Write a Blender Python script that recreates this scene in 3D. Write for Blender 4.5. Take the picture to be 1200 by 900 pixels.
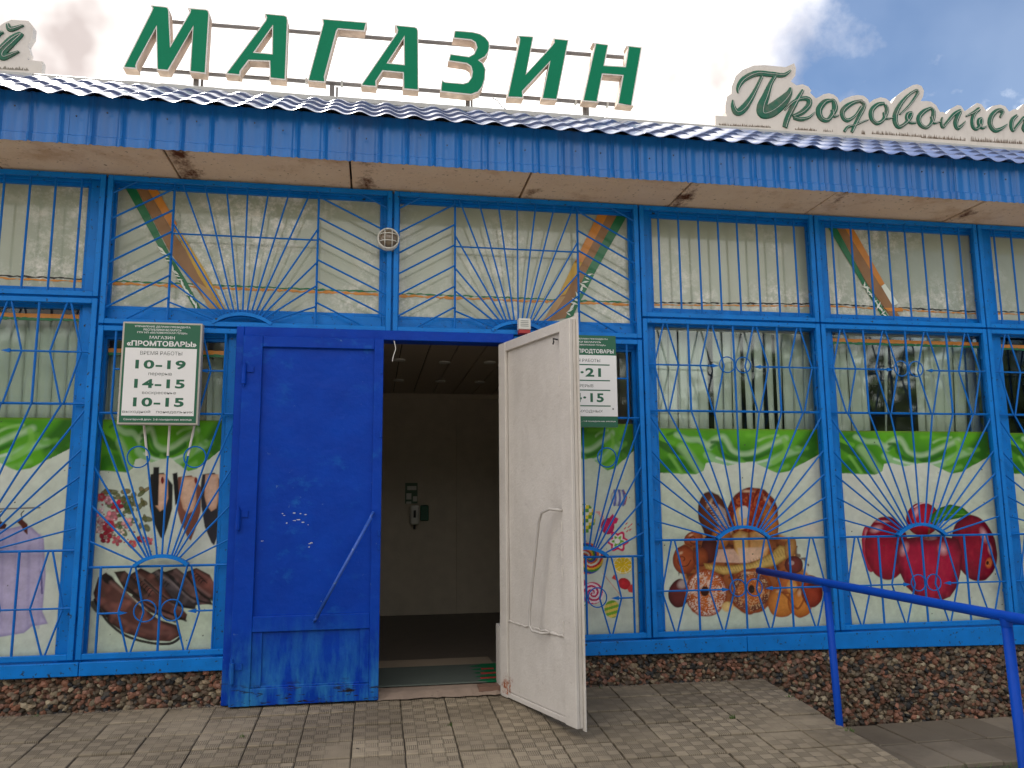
import bpy, bmesh, math, random
import numpy as np
from mathutils import Vector, Matrix
from mathutils.geometry import tessellate_polygon

for o in list(bpy.data.objects): bpy.data.objects.remove(o)
S = bpy.context.scene
COL = S.collection
random.seed(7)
RNG = np.random.default_rng(11)

# ------------------------------------------------------------------ camera
YAW, PITCH, ROLL, FOC = 0.17167715, 0.14580012, -0.00821079, 930.0
CAM = np.array([0.0, -4.8, 1.0656])
def _axes():
    cy, sy, cp, sp, cr, sr = math.cos(YAW), math.sin(YAW), math.cos(PITCH), math.sin(PITCH), math.cos(ROLL), math.sin(ROLL)
    F = np.array([sy*cp, cy*cp, sp]); R0 = np.array([cy, -sy, 0.0]); U0 = np.cross(R0, F)
    return cr*R0+sr*U0, -sr*R0+cr*U0, F
AR, AU, AF = _axes()
cam = bpy.data.cameras.new('camera'); camo = bpy.data.objects.new('camera', cam); COL.objects.link(camo)
cam.sensor_width = 36.0; cam.lens = FOC/1200*36; cam.clip_end = 2000; cam.clip_start = 0.05
M = Matrix(((AR[0], AU[0], -AF[0], CAM[0]), (AR[1], AU[1], -AF[1], CAM[1]), (AR[2], AU[2], -AF[2], CAM[2]), (0, 0, 0, 1)))
camo.matrix_world = M
S.camera = camo
S.render.resolution_x, S.render.resolution_y = 1024, 768

# ------------------------------------------------------------------ sky, sun, exposure
SUN_EL, SUN_AZ = math.radians(52), math.radians(-28)      # azimuth measured from +Y (behind the shop) towards +X
w = bpy.data.worlds.new('World'); S.world = w; w.use_nodes = True
nt = w.node_tree; nt.nodes.clear()
N = nt.nodes.new; L = nt.links.new
out = N('ShaderNodeOutputWorld'); bg = N('ShaderNodeBackground'); bg.inputs['Strength'].default_value = 0.10
sky = N('ShaderNodeTexSky'); sky.sky_type = 'NISHITA'; sky.sun_disc = False
sky.sun_elevation = SUN_EL; sky.sun_rotation = SUN_AZ; sky.air_density = 1.0; sky.dust_density = 0.6; sky.ozone_density = 2.0
tc = N('ShaderNodeTexCoord')
n1 = N('ShaderNodeTexNoise'); n1.inputs['Scale'].default_value = 2.6; n1.inputs['Detail'].default_value = 9; n1.inputs['Roughness'].default_value = 0.58
mp = N('ShaderNodeMapping'); mp.inputs['Location'].default_value = (1.3, 0.4, 2.2)
L(tc.outputs['Generated'], mp.inputs['Vector']); L(mp.outputs[0], n1.inputs['Vector'])
# the cloud bank: a large direction-based gradient pushed about by the noise
dt = N('ShaderNodeVectorMath'); dt.operation = 'DOT_PRODUCT'
L(tc.outputs['Generated'], dt.inputs[0])
_az, _el = math.radians(92), math.radians(30)     # centre of the blue opening
dt.inputs[1].default_value = (-math.sin(_az)*math.cos(_el), -math.cos(_az)*math.cos(_el), -math.sin(_el))
ma = N('ShaderNodeMath'); ma.operation = 'MULTIPLY_ADD'; ma.inputs[1].default_value = 0.42
mb = N('ShaderNodeMath'); mb.operation = 'ADD'
L(n1.outputs['Fac'], ma.inputs[0]); ma.inputs[2].default_value = -0.21+0.625
L(dt.outputs['Value'], mb.inputs[0]); L(ma.outputs[0], mb.inputs[1])
cr = N('ShaderNodeValToRGB')
cr.color_ramp.elements[0].position = 0.0; cr.color_ramp.elements[0].color = (0.06, 0.06, 0.06, 1)
cr.color_ramp.elements[1].position = 1.0; cr.color_ramp.elements[1].color = (1, 1, 1, 1)
mr = N('ShaderNodeMapRange'); mr.inputs['From Min'].default_value = -0.045; mr.inputs['From Max'].default_value = 0.045
L(mb.outputs[0], mr.inputs['Value']); L(mr.outputs[0], cr.inputs['Fac'])
n2 = N('ShaderNodeTexNoise'); n2.inputs['Scale'].default_value = 3.4; n2.inputs['Detail'].default_value = 5
mp2 = N('ShaderNodeMapping'); mp2.inputs['Location'].default_value = (-0.12, 0.0, 0.0); L(tc.outputs['Generated'], mp2.inputs['Vector']); L(mp2.outputs[0], n2.inputs['Vector'])
cc = N('ShaderNodeValToRGB')
cc.color_ramp.elements[0].position = 0.35; cc.color_ramp.elements[0].color = (0.30, 0.262, 0.25, 1)
cc.color_ramp.elements[1].position = 0.53; cc.color_ramp.elements[1].color = (1.0, 0.97, 0.93, 1)
L(n2.outputs['Fac'], cc.inputs['Fac'])
cm = N('ShaderNodeVectorMath'); cm.operation = 'SCALE'; cm.inputs['Scale'].default_value = 14.0
L(cc.outputs['Color'], cm.inputs[0])
sk = N('ShaderNodeVectorMath'); sk.operation = 'SCALE'; sk.inputs['Scale'].default_value = 0.62
L(sky.outputs[0], sk.inputs[0])
mx = N('ShaderNodeMix'); mx.data_type = 'RGBA'
n3 = N('ShaderNodeTexNoise'); n3.inputs['Scale'].default_value = 4.3; n3.inputs['Detail'].default_value = 8; n3.inputs['Roughness'].default_value = .62
L(mp.outputs[0], n3.inputs['Vector'])
wr_ = N('ShaderNodeMapRange'); wr_.inputs['From Min'].default_value = .56; wr_.inputs['From Max'].default_value = .74; wr_.inputs['To Max'].default_value = .55; L(n3.outputs['Fac'], wr_.inputs['Value'])
mxx_ = N('ShaderNodeMath'); mxx_.operation = 'MAXIMUM'; L(cr.outputs['Color'], mxx_.inputs[0]); L(wr_.outputs[0], mxx_.inputs[1])
tn = N('ShaderNodeMix'); tn.data_type = 'RGBA'; tn.blend_type = 'MULTIPLY'; tn.inputs['Factor'].default_value = 1; tn.inputs['B'].default_value = (.82, 1.0, 1.12, 1); L(sk.outputs[0], tn.inputs['A'])
L(mxx_.outputs[0], mx.inputs['Factor']); L(tn.outputs['Result'], mx.inputs['A']); L(cm.outputs[0], mx.inputs['B'])
L(mx.outputs['Result'], bg.inputs['Color']); L(bg.outputs[0], out.inputs[0])
sl = bpy.data.lights.new('sun', 'SUN'); sl.energy = 4.5; sl.angle = math.radians(6); sl.color = (1.0, 0.95, 0.88)
so = bpy.data.objects.new('sun', sl); COL.objects.link(so)
sd = Vector((math.sin(SUN_AZ)*math.cos(SUN_EL), math.cos(SUN_AZ)*math.cos(SUN_EL), math.sin(SUN_EL)))
so.rotation_euler = sd.to_track_quat('Z', 'Y').to_euler()
S.view_settings.view_transform = 'Standard'; S.view_settings.look = 'None'
S.view_settings.exposure = 0.92; S.view_settings.gamma = 1.0

# ------------------------------------------------------------------ survey helpers (photograph 1200x900 -> point on the vertical plane y = Y)
def fp(px, py, Y=0.0):
    d = AF + AR*(px-600)/FOC - AU*(py-450)/FOC
    v = CAM + d*(Y-CAM[1])/d[1]
    return float(v[0]), float(v[2])
def zp(pts, ox, oy, s, Y):
    return [fp(ox+a/s, oy+b/s, Y) for a, b in pts]
def to_px(X, Y, Z):
    dx, dy, dz = X-CAM[0], Y-CAM[1], Z-CAM[2]
    zz = dx*AF[0]+dy*AF[1]+dz*AF[2]
    return 600+FOC*(dx*AR[0]+dy*AR[1]+dz*AR[2])/zz, 450-FOC*(dx*AU[0]+dy*AU[1]+dz*AU[2])/zz

# ------------------------------------------------------------------ materials
def srgb(r, g, b):
    f = lambda c: (c/255/12.92) if c/255 <= 0.04045 else ((c/255+0.055)/1.055)**2.4
    return (f(r), f(g), f(b), 1)
class Mat:
    def __init__(s, name):
        s.m = bpy.data.materials.new(name); s.m.use_nodes = True
        s.t = s.m.node_tree; s.b = s.t.nodes['Principled BSDF']; s.geo = s.t.nodes.new('ShaderNodeNewGeometry')
        s.pos = s.geo.outputs['Position']; s.nrm = None
    def n(s, k): return s.t.nodes.new(k)
    def l(s, a, b): s.t.links.new(a, b)
    def noise(s, scale, detail=4, rough=0.55, vec=None, stretch=None):
        q = s.n('ShaderNodeTexNoise'); q.inputs['Scale'].default_value = scale; q.inputs['Detail'].default_value = detail
        q.inputs['Roughness'].default_value = rough
        v = vec or s.pos
        if stretch:
            mp = s.n('ShaderNodeMapping'); mp.inputs['Scale'].default_value = stretch; s.l(v, mp.inputs['Vector']); v = mp.outputs[0]
        s.l(v, q.inputs['Vector']); return q.outputs['Fac']
    def ramp(s, fac, a, b, ca=(0, 0, 0, 1), cb=(1, 1, 1, 1)):
        r = s.n('ShaderNodeValToRGB'); e = r.color_ramp.elements
        e[0].position = a; e[0].color = ca; e[1].position = b; e[1].color = cb
        s.l(fac, r.inputs['Fac']); return r.outputs['Color']
    def mix(s, fac, a, b, mode='MIX'):
        m = s.n('ShaderNodeMix'); m.data_type = 'RGBA'; m.blend_type = mode
        for k, v in (('Factor', fac), ('A', a), ('B', b)):
            if hasattr(v, 'node'): s.l(v, m.inputs[k])
            else: m.inputs[k].default_value = v
        return m.outputs['Result']
    def math(s, op, a, b=0.0, c=None):
        m = s.n('ShaderNodeMath'); m.operation = op
        for i, v in enumerate((a, b) if c is None else (a, b, c)):
            if hasattr(v, 'node'): s.l(v, m.inputs[i])
            else: m.inputs[i].default_value = v
        return m.outputs[0]
    def base(s, c):
        if hasattr(c, 'node'): s.l(c, s.b.inputs['Base Color'])
        else: s.b.inputs['Base Color'].default_value = c
    def bump(s, h, strength=0.3, dist=0.005):
        b = s.n('ShaderNodeBump'); b.inputs['Strength'].default_value = strength; b.inputs['Distance'].default_value = dist
        s.l(h, b.inputs['Height'])
        if s.nrm is not None: s.l(s.nrm, b.inputs['Normal'])
        s.nrm = b.outputs[0]; s.l(s.nrm, s.b.inputs['Normal'])
    def set(s, rough=0.5, metal=0.0, spec=0.5, coat=0.0):
        s.b.inputs['Roughness'].default_value = rough; s.b.inputs['Metallic'].default_value = metal
        s.b.inputs['Specular IOR Level'].default_value = spec; s.b.inputs['Coat Weight'].default_value = coat
        s.b.inputs['Coat Roughness'].default_value = 0.08
        return s
def painted(name, c, var=0.25, rough=0.45, chip=0.0, chipc=(0.05, 0.03, 0.02, 1), bump=0.2, streak=False, spec=0.5):
    m = Mat(name); m.set(rough, spec=spec)
    d = tuple(x*(1-var) for x in c[:3])+(1,); h = tuple(min(1, x*(1+var)) for x in c[:3])+(1,)
    col = m.mix(m.noise(9, 5), d, h)
    if streak:
        col = m.mix(m.ramp(m.noise(14, 6, .6, stretch=(1, 1, .12)), .45, .75), col, tuple(min(1, x*1.5+.02) for x in c[:3])+(1,))
    if chip > 0:
        col = m.mix(m.ramp(m.noise(38, 6, .7), .74-chip*.2, .76-chip*.2), col, chipc)
    m.base(col)
    m.bump(m.noise(60, 4), bump, .002)
    return m.m
BLUE = (0.000, 0.165, 0.57, 1)
M_frame = painted('light_blue_frame_paint', BLUE, .30, .42, .62, (0.02, 0.03, 0.04, 1), bump=.4, spec=.22)
M_bar = painted('blue_bar_paint', (0.000, 0.125, 0.47, 1), .25, .45, .3, spec=.2)
M_rail = painted('deep_blue_rail_paint', (0.000, 0.046, 0.36, 1), .2, .5, .25, (0.01, 0.02, 0.08, 1), bump=.5, spec=.15)
M_handle = painted('rubbed_blue_handle_paint', (0.02, 0.085, 0.42, 1), .35, .35, .6, (0.12, 0.2, 0.4, 1))
M_dark = painted('dark_steel', (0.02, 0.02, 0.022, 1), .2, .6)
M_whitemetal = painted('white_letter_edge', (0.66, 0.62, 0.59, 1), .15, .5, .25, (0.2, 0.13, 0.08, 1))
M_letterside = painted('weathered_tan_letter_side', (0.40, 0.31, 0.245, 1), .3, .6, .4, (0.13, 0.08, 0.05, 1), streak=True, spec=.2)
M_green = painted('green_letter_film', (0.0, 0.175, 0.085, 1), .06, .5, spec=.12)
M_greyrod = painted('grey_steel_rod', (0.16, 0.15, 0.15, 1), .3, .55, .3)
M_cream = painted('cream_card', (0.6, 0.6, 0.56, 1), .08, .6)
M_red = painted('red_plastic', (0.35, 0.02, 0.02, 1), .1, .5)
M_print_green = painted('dark_green_print', (0.003, 0.10, 0.05, 1), .04, .5, bump=.02)
M_print_white = painted('white_print', (0.72, 0.72, 0.73, 1), .04, .5, bump=.02)
M_print_grey = painted('grey_print', (0.10, 0.12, 0.12, 1), .04, .5, bump=.02)
M_signedge = painted('sign_case_edge', (0.42, 0.40, 0.36, 1), .12, .5)

def m_bluedoor():
    m = Mat('dark_blue_door_paint'); m.set(.45, spec=.14)
    c = m.mix(m.noise(5, 6, .6), (0.000, 0.024, 0.26, 1), (0.000, 0.056, 0.46, 1))
    sx = m.n('ShaderNodeSeparateXYZ'); m.l(m.pos, sx.inputs[0])
    low = m.ramp(sx.outputs['Z'], .0, .48, (1, 1, 1, 1), (0, 0, 0, 1))
    wear = m.math('MULTIPLY', low, m.ramp(m.noise(11, 7, .65, stretch=(1.6, 1, .35)), .42, .72))
    c = m.mix(m.math('MULTIPLY', wear, .95), c, (0.03, 0.22, 0.46, 1))
    # pale rubbed marks
    sm = m.math('MULTIPLY', m.ramp(m.noise(6.5, 8, .7, stretch=(1, 1, 1.4)), .55, .68), m.ramp(m.noise(1.8, 3), .45, .60))
    c = m.mix(m.math('MULTIPLY', sm, .55), c, (0.01, 0.13, 0.46, 1))
    sp = m.ramp(m.noise(30, 6, .7), .66, .70)
    c = m.mix(m.math('MULTIPLY', sp, m.ramp(m.noise(3, 3), .5, .6)), c, (0.10, 0.20, 0.42, 1))
    rust = m.math('MULTIPLY', m.ramp(sx.outputs['Z'], .02, .10, (1, 1, 1, 1), (0, 0, 0, 1)), m.ramp(m.noise(26, 6, .7, stretch=(.4, 1, 1.8)), .56, .60))
    c = m.mix(rust, c, (0.015, 0.010, 0.008, 1))
    m.base(c); m.bump(m.noise(7, 5), .5, .02); m.bump(m.noise(90, 3), .25, .002)
    return m.m
M_bluedoor = m_bluedoor()
def m_whitedoor():
    m = Mat('chipped_white_door_paint'); m.set(.42, spec=.4)
    c = m.mix(m.noise(3, 5), (0.47, 0.44, 0.405, 1), (0.63, 0.60, 0.565, 1))
    c = m.mix(m.ramp(m.noise(48, 6, .7), .66, .70), c, (0.26, 0.22, 0.19, 1))
    c = m.mix(m.math('MULTIPLY', m.ramp(m.noise(6, 6, .7, stretch=(1, 1, .3)), .5, .8), .4), c, (0.36, 0.33, 0.30, 1))
    sx = m.n('ShaderNodeSeparateXYZ'); m.l(m.pos, sx.inputs[0])
    d = m.n('ShaderNodeVectorMath'); d.operation = 'DISTANCE'; m.l(m.pos, d.inputs[0]); d.inputs[1].default_value = (.80, -.08, .015)
    near = m.ramp(d.outputs['Value'], .0, .16, (1, 1, 1, 1), (0, 0, 0, 1))
    c = m.mix(m.ramp(m.math('ADD', m.math('MULTIPLY', near, .55), m.noise(34, 8, .8, stretch=(1.5, 1.5, .8))), .885, .915), c, m.mix(m.noise(120, 3), (0.10, 0.02, 0.005, 1), (0.42, 0.10, 0.01, 1)))
    m.base(c); m.bump(m.noise(5, 5), .6, .02); m.bump(m.noise(80, 4), .3, .003)
    return m.m
M_whitedoor = m_whitedoor()
def m_soffit():
    m = Mat('stained_soffit_concrete'); m.set(.9, spec=.2)
    c = m.mix(m.noise(4, 8, .65), (0.66, 0.47, 0.32, 1), (0.82, 0.66, 0.49, 1))
    c = m.mix(m.ramp(m.noise(40, 5), .62, .72), c, (0.22, 0.15, 0.10, 1))
    sx = m.n('ShaderNodeSeparateXYZ'); m.l(m.pos, sx.inputs[0])
    fr = m.math('ABSOLUTE', m.math('SUBTRACT', m.math('FRACT', m.math('ADD', m.math('MULTIPLY', sx.outputs['X'], .98), .58)), .5))
    near = m.math('SUBTRACT', 1.0, m.math('MULTIPLY', fr, 5.0))
    near = m.math('MULTIPLY', near, m.ramp(m.noise(1.3, 2), .36, .62))
    st = m.math('ADD', m.math('MULTIPLY', near, .46), m.noise(7.5, 8, .78, stretch=(1, .7, 1)))
    c = m.mix(m.math('MULTIPLY', m.ramp(m.noise(3.1, 6, .7), .54, .68), .5), c, (0.42, 0.22, 0.10, 1))
    c = m.mix(m.ramp(st, .78, .95), c, (0.10, 0.030, 0.010, 1))
    m.base(c); m.bump(m.noise(30, 6), .5, .006)
    return m.m
M_soffit = m_soffit()
def m_roof(nm, sp, ct, cr_, ca, cb_):
    m = Mat(nm); m.set(.30, .0, spec=sp, coat=ct)
    m.b.inputs['Coat Roughness'].default_value = cr_
    c = m.mix(m.noise(6, 5), ca, cb_)
    c = m.mix(m.ramp(m.noise(3, 8, .7, stretch=(1, 1, .2)), .5, .8), c, (0.045, 0.11, 0.30, 1))
    c = m.mix(m.ramp(m.noise(70, 4), .73, .75), c, (0.01, 0.012, 0.02, 1))
    m.base(c); m.bump(m.noise(5, 4), .15, .02)
    return m.m
M_roof = m_roof('blue_metal_tile', .5, .8, .20, (0.07, 0.10, 0.22, 1), (0.12, 0.145, 0.26, 1)); M_fascia = m_roof('blue_fascia_metal', .3, .10, .2, (0.006, 0.11, 0.38, 1), (0.014, 0.15, 0.48, 1))
M_cap = painted('pale_ridge_flashing', (0.42, 0.42, 0.40, 1), .25, .45, .35, (0.16, 0.10, 0.06, 1))
def m_film():
    m = Mat('pane_film_painted_reflection'); m.set(.35, spec=.3, coat=.8)
    c = m.mix(m.noise(2.2, 6, .6), (0.26, 0.295, 0.22, 1), (0.41, 0.46, 0.37, 1))
    bl = m.math('MULTIPLY', m.ramp(m.noise(10, 9, .8), .47, .60), m.ramp(m.noise(1.6, 4), .42, .58))  # pale blotches: bright cloud reflections painted into the film colour
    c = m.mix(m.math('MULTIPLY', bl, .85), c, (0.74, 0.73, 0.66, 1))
    st = m.ramp(m.noise(5, 5, .5, stretch=(4, 1, .3)), .45, .7)
    c = m.mix(m.math('MULTIPLY', st, .25), c, (0.33, 0.34, 0.24, 1))
    m.base(c); m.bump(m.noise(3.0, 3), .04, .02)
    return m.m
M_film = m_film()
def m_glass():
    m = Mat('window_glass'); t = m.t
    tr = m.n('ShaderNodeBsdfTransparent'); tr.inputs[0].default_value = (.92, .95, .93, 1)
    gl = m.n('ShaderNodeBsdfGlossy'); gl.inputs['Roughness'].default_value = .04; gl.inputs[0].default_value = (.9, .95, .95, 1)
    fr = m.n('ShaderNodeFresnel'); fr.inputs['IOR'].default_value = 1.5
    mx = m.n('ShaderNodeMixShader'); m.l(fr.outputs[0], mx.inputs[0]); m.l(tr.outputs[0], mx.inputs[1]); m.l(gl.outputs[0], mx.inputs[2])
    m.l(mx.outputs[0], t.nodes['Material Output'].inputs['Surface']); return m.m
M_glass = m_glass()
M_slat = painted('pale_blind_fabric', (0.70, 0.76, 0.68, 1), .06, .7, bump=.05)
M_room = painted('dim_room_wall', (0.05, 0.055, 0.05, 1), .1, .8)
M_vestwall = painted('vestibule_wall_panel', (0.48, 0.42, 0.33, 1), .2, .45)
M_vestceil = painted('vestibule_ceiling_panel', (0.36, 0.30, 0.23, 1), .1, .4)
M_vestfloor = painted('dark_vestibule_floor', (0.085, 0.07, 0.058, 1), .3, .5)
M_orange = painted('faded_orange_tape', (0.56, 0.21, 0.02, 1), .25, .35, .3, (0.55, 0.42, 0.25, 1), bump=.05)
M_brown = painted('brown_tape', (0.26, 0.13, 0.045, 1), .3, .4, bump=.05)
M_tan = painted('bleached_tan_tape', (0.40, 0.25, 0.10, 1), .3, .4, bump=.05)
M_greentape = painted('green_tape', (0.005, 0.15, 0.05, 1), .2, .35, .2, (0.3, 0.35, 0.25, 1), bump=.05)
M_yellow = painted('yellow_tape', (0.50, 0.30, 0.03, 1), .3, .4, .3, (0.5, 0.45, 0.3, 1), bump=.05)

def m_slab(name, a, b, ribs=True):
    m = Mat(name); m.set(.85, spec=.25)
    info = m.n('ShaderNodeObjectInfo')
    c = m.mix(m.noise(5, 8, .65), a, b)
    c = m.mix(m.math('MULTIPLY', info.outputs['Random'], .6), c, tuple(x*.62 for x in a[:3])+(1,))
    sx = m.n('ShaderNodeSeparateXYZ'); m.l(m.pos, sx.inputs[0])
    X, Y = sx.outputs['X'], sx.outputs['Y']
    if ribs:
        u = m.math('MULTIPLY', m.math('ADD', X, .085), 16.0); v = m.math('MULTIPLY', m.math('SUBTRACT', Y, .03), 18.18)
        par = m.math('MODULO', m.math('ABSOLUTE', m.math('ADD', m.math('FLOOR', u), m.math('FLOOR', v))), 2.0)
        rib = m.math('MULTIPLY_ADD', m.math('SINE', m.math('MULTIPLY', X, 628.0)), .5, .5)
        ribh = m.math('MULTIPLY', rib, par)
        worn = m.ramp(m.noise(1.5, 6, .65), .34, .52)
        # bevel of each small square
        eu = m.math('ABSOLUTE', m.math('SUBTRACT', m.math('FRACT', u), .5)); ev = m.math('ABSOLUTE', m.math('SUBTRACT', m.math('FRACT', v), .5))
        edge = m.ramp(m.math('MAXIMUM', eu, ev), .42, .49)
        dk = m.math('MULTIPLY', m.math('ADD', m.math('MULTIPLY', m.math('SUBTRACT', 1.0, rib), m.math('MULTIPLY', par, .75)), m.math('MULTIPLY', edge, .6)), worn)
        c = m.mix(dk, c, tuple(x*.38 for x in a[:3])+(1,))
        c = m.mix(m.math('MULTIPLY', m.math('SUBTRACT', 1.0, par), m.math('MULTIPLY', worn, .22)), c, tuple(x*.75 for x in a[:3])+(1,))
        m.bump(m.math('MULTIPLY', ribh, worn), .8, .004)
    c = m.mix(m.ramp(m.noise(1.1, 7, .7), .48, .72), c, tuple(x*.6 for x in a[:3])+(1,))
    c = m.mix(m.ramp(m.noise(33, 5, .7), .70, .73), c, (0.03, 0.028, 0.024, 1))
    c = m.mix(m.ramp(m.noise(150, 3, .7), .70, .76), c, (0.42, 0.39, 0.34, 1))
    m.base(c); m.bump(m.noise(40, 8, .7), .5, .004)
    return m.m
M_slab = m_slab('ribbed_concrete_paver', (0.235, 0.19, 0.135, 1), (0.43, 0.36, 0.26, 1))
M_slab2 = m_slab('plain_concrete_paver', (0.17, 0.14, 0.105, 1), (0.26, 0.22, 0.17, 1), False)
M_joint = painted('soil_in_joints', (0.06, 0.05, 0.036, 1), .3, .95)
M_mortar = painted('plinth_mortar', (0.07, 0.05, 0.038, 1), .3, .95, bump=.6)
M_earth = painted('bare_earth', (0.09, 0.07, 0.05, 1), .3, .95)
M_court = painted('worn_forecourt_asphalt', (0.24, 0.21, 0.175, 1), .2, .9)
M_concrete = painted('rough_concrete', (0.24, 0.18, 0.14, 1), .3, .9, .4, (0.10, 0.07, 0.05, 1), bump=.7)
def m_attr(name, rough=.5, noise=0, spec=.4, bump=.0, coat=0.0):
    m = Mat(name); m.set(rough, spec=spec, coat=coat)
    a = m.n('ShaderNodeVertexColor'); a.layer_name = 'Col'
    c = a.outputs['Color']
    if noise: c = m.mix(m.noise(noise, 4), c, (0.02, 0.015, 0.012, 1)); 
    m.base(a.outputs['Color'])
    if bump: m.bump(m.noise(120, 4), bump, .003)
    return m.m
M_pebble = m_attr('pebble_stone', .6, bump=.4)
M_poster = m_attr('printed_poster_film', .30, spec=.22)
M_grass = painted('grass_blade', (0.06, 0.12, 0.02, 1), .3, .6)

# ------------------------------------------------------------------ mesh helpers
class MB:
    def __init__(s): s.v = []; s.f = []
    def quad(s, a, b, c, d):
        n = len(s.v); s.v += [a, b, c, d]; s.f.append((n, n+1, n+2, n+3)); return s
    def box(s, x0, x1, y0, y1, z0, z1):
        n = len(s.v)
        s.v += [(x, y, z) for x in (x0, x1) for y in (y0, y1) for z in (z0, z1)]
        s.f += [tuple(n+i for i in q) for q in ((0, 1, 3, 2), (4, 6, 7, 5), (0, 4, 5, 1), (2, 3, 7, 6), (0, 2, 6, 4), (1, 5, 7, 3))]; return s
    def tube(s, pts, r, k=8, cap=True):
        pts = [Vector(p) for p in pts]; n0 = len(s.v); prev = None
        rr = r if isinstance(r, (list, tuple)) else [r]*len(pts)
        for i, p in enumerate(pts):
            t = (pts[min(i+1, len(pts)-1)]-pts[max(i-1, 0)]).normalized()
            a = t.cross(Vector((0, 1, 0)) if abs(t.y) < .9 else Vector((1, 0, 0))).normalized()
            if prev is not None and a.dot(prev) < 0: a = -a
            prev = a; b = t.cross(a)
            for j in range(k):
                q = 2*math.pi*(j+.5)/k; s.v.append(tuple(p+(a*math.cos(q)+b*math.sin(q))*rr[i]))
        for i in range(len(pts)-1):
            for j in range(k):
                a, b = n0+i*k+j, n0+i*k+(j+1) % k; s.f.append((a, b, b+k, a+k))
        if cap:
            s.f.append(tuple(n0+j for j in range(k))[::-1]); s.f.append(tuple(n0+(len(pts)-1)*k+j for j in range(k)))
        return s
    def prism(s, outer, holes, y0, y1, caps=(True, True)):
        # outline in (x, z); extruded from y0 (front) to y1 (back)
        loops = [outer]+list(holes); n0 = len(s.v)
        flat = [p for l in loops for p in l]; m = len(flat)
        s.v += [(x, y0, z) for x, z in flat]+[(x, y1, z) for x, z in flat]
        tri = tessellate_polygon([[Vector((x, z, 0)) for x, z in l] for l in loops])
        for t in tri:
            if caps[0]: s.f.append((n0+t[0], n0+t[1], n0+t[2]))
            if caps[1]: s.f.append((n0+m+t[2], n0+m+t[1], n0+m+t[0]))
        k = n0
        for l in loops:
            c = len(l)
            for i in range(c):
                a, b = k+i, k+(i+1) % c; s.f.append((a, b, b+m, a+m))
            k += c
        return s
    def build(s, name, mat, parent=None, smooth=False, loc=None, label=None):
        me = bpy.data.meshes.new(name)
        ox = Vector(loc) if loc is not None else (Vector(parent['_w']) if parent is not None and '_w' in parent else Vector((0, 0, 0)))
        me.from_pydata([(v[0]-ox.x, v[1]-ox.y, v[2]-ox.z) for v in s.v], [], s.f); me.update()
        bm = bmesh.new(); bm.from_mesh(me); bmesh.ops.recalc_face_normals(bm, faces=bm.faces); bm.to_mesh(me); bm.free()
        if smooth:
            for p in me.polygons: p.use_smooth = True
        me.materials.append(mat)
        o = bpy.data.objects.new(name, me); COL.objects.link(o)
        if parent is not None: o.parent = parent; o['_w'] = parent['_w']
        else: o.location = ox; o['_w'] = tuple(ox)
        if label: o['label'] = label
        return o
def thing(name, label, cat, loc, group=None):
    o = bpy.data.objects.new(name, None); COL.objects.link(o); o.empty_display_size = .1
    o.location = loc; o['_w'] = tuple(loc); o['label'] = label; o['category'] = cat
    if group: o['group'] = group
    return o
def tag(o, label, cat, group=None):
    o['label'] = label; o['category'] = cat
    if group: o['group'] = group
    return o
def bevel(o, w=.002, seg=1):
    m = o.modifiers.new('bevel', 'BEVEL'); m.width = w; m.segments = seg; m.limit_method = 'ANGLE'; return o
def inset(loop, d):
    # offset polygon towards its inside by d (simple mitre)
    n = len(loop); area = sum(loop[i][0]*loop[(i+1) % n][1]-loop[(i+1) % n][0]*loop[i][1] for i in range(n))
    sg = 1 if area > 0 else -1; out = []
    for i in range(n):
        p0, p1, p2 = Vector(loop[i-1]), Vector(loop[i]), Vector(loop[(i+1) % n])
        e1 = (p1-p0).normalized(); e2 = (p2-p1).normalized()
        n1 = Vector((-e1.y, e1.x))*sg; n2 = Vector((-e2.y, e2.x))*sg
        b = n1+n2
        if b.length < 1e-4: b = n1
        b.normalize(); k = d/max(.35, b.dot(n1)); q = p1+b*k; out.append((q.x, q.y))
    return out
def text(body, cx, cz, width, height, Y, mat, parent, name='lettering', bold=0.0, depth=.0012):
    cu = bpy.data.curves.new(name, 'FONT'); cu.body = body; cu.size = 1; cu.offset = bold; cu.extrude = 0
    cu.resolution_u = 3; cu.space_character = 1.12 if bold > .03 else 1.0
    to = bpy.data.objects.new('tmp', cu); COL.objects.link(to)
    dg = bpy.context.evaluated_depsgraph_get(); me = bpy.data.meshes.new_from_object(to.evaluated_get(dg))
    bpy.data.objects.remove(to)
    n = len(me.vertices); co = np.empty(n*3); me.vertices.foreach_get('co', co); co = co.reshape(-1, 3)
    mn, mxx = co.min(0), co.max(0)
    sx = width/(mxx[0]-mn[0]); sz = height/(mxx[1]-mn[1])
    ox = Vector(parent['_w'])
    new = np.stack([(co[:, 0]-(mn[0]+mxx[0])/2)*sx+cx-ox.x, np.full(n, Y-ox.y), (co[:, 1]-(mn[1]+mxx[1])/2)*sz+cz-ox.z], 1)
    me.vertices.foreach_set('co', new.ravel()); me.update(); me.name = name
    me.materials.clear(); me.materials.append(mat)
    o = bpy.data.objects.new(name, me); COL.objects.link(o); o.parent = parent; o['_w'] = parent['_w']
    return o
def catmull(pts, n=6):
    P = [np.array(p, float) for p in pts]; out = []
    for i in range(len(P)-1):
        p0 = P[max(i-1, 0)]; p1 = P[i]; p2 = P[i+1]; p3 = P[min(i+2, len(P)-1)]
        for k in range(n):
            t = k/n
            out.append(.5*((2*p1)+(-p0+p2)*t+(2*p0-5*p1+4*p2-p3)*t*t+(-p0+3*p1-3*p2+p3)*t**3))
    out.append(P[-1]); return out

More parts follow.
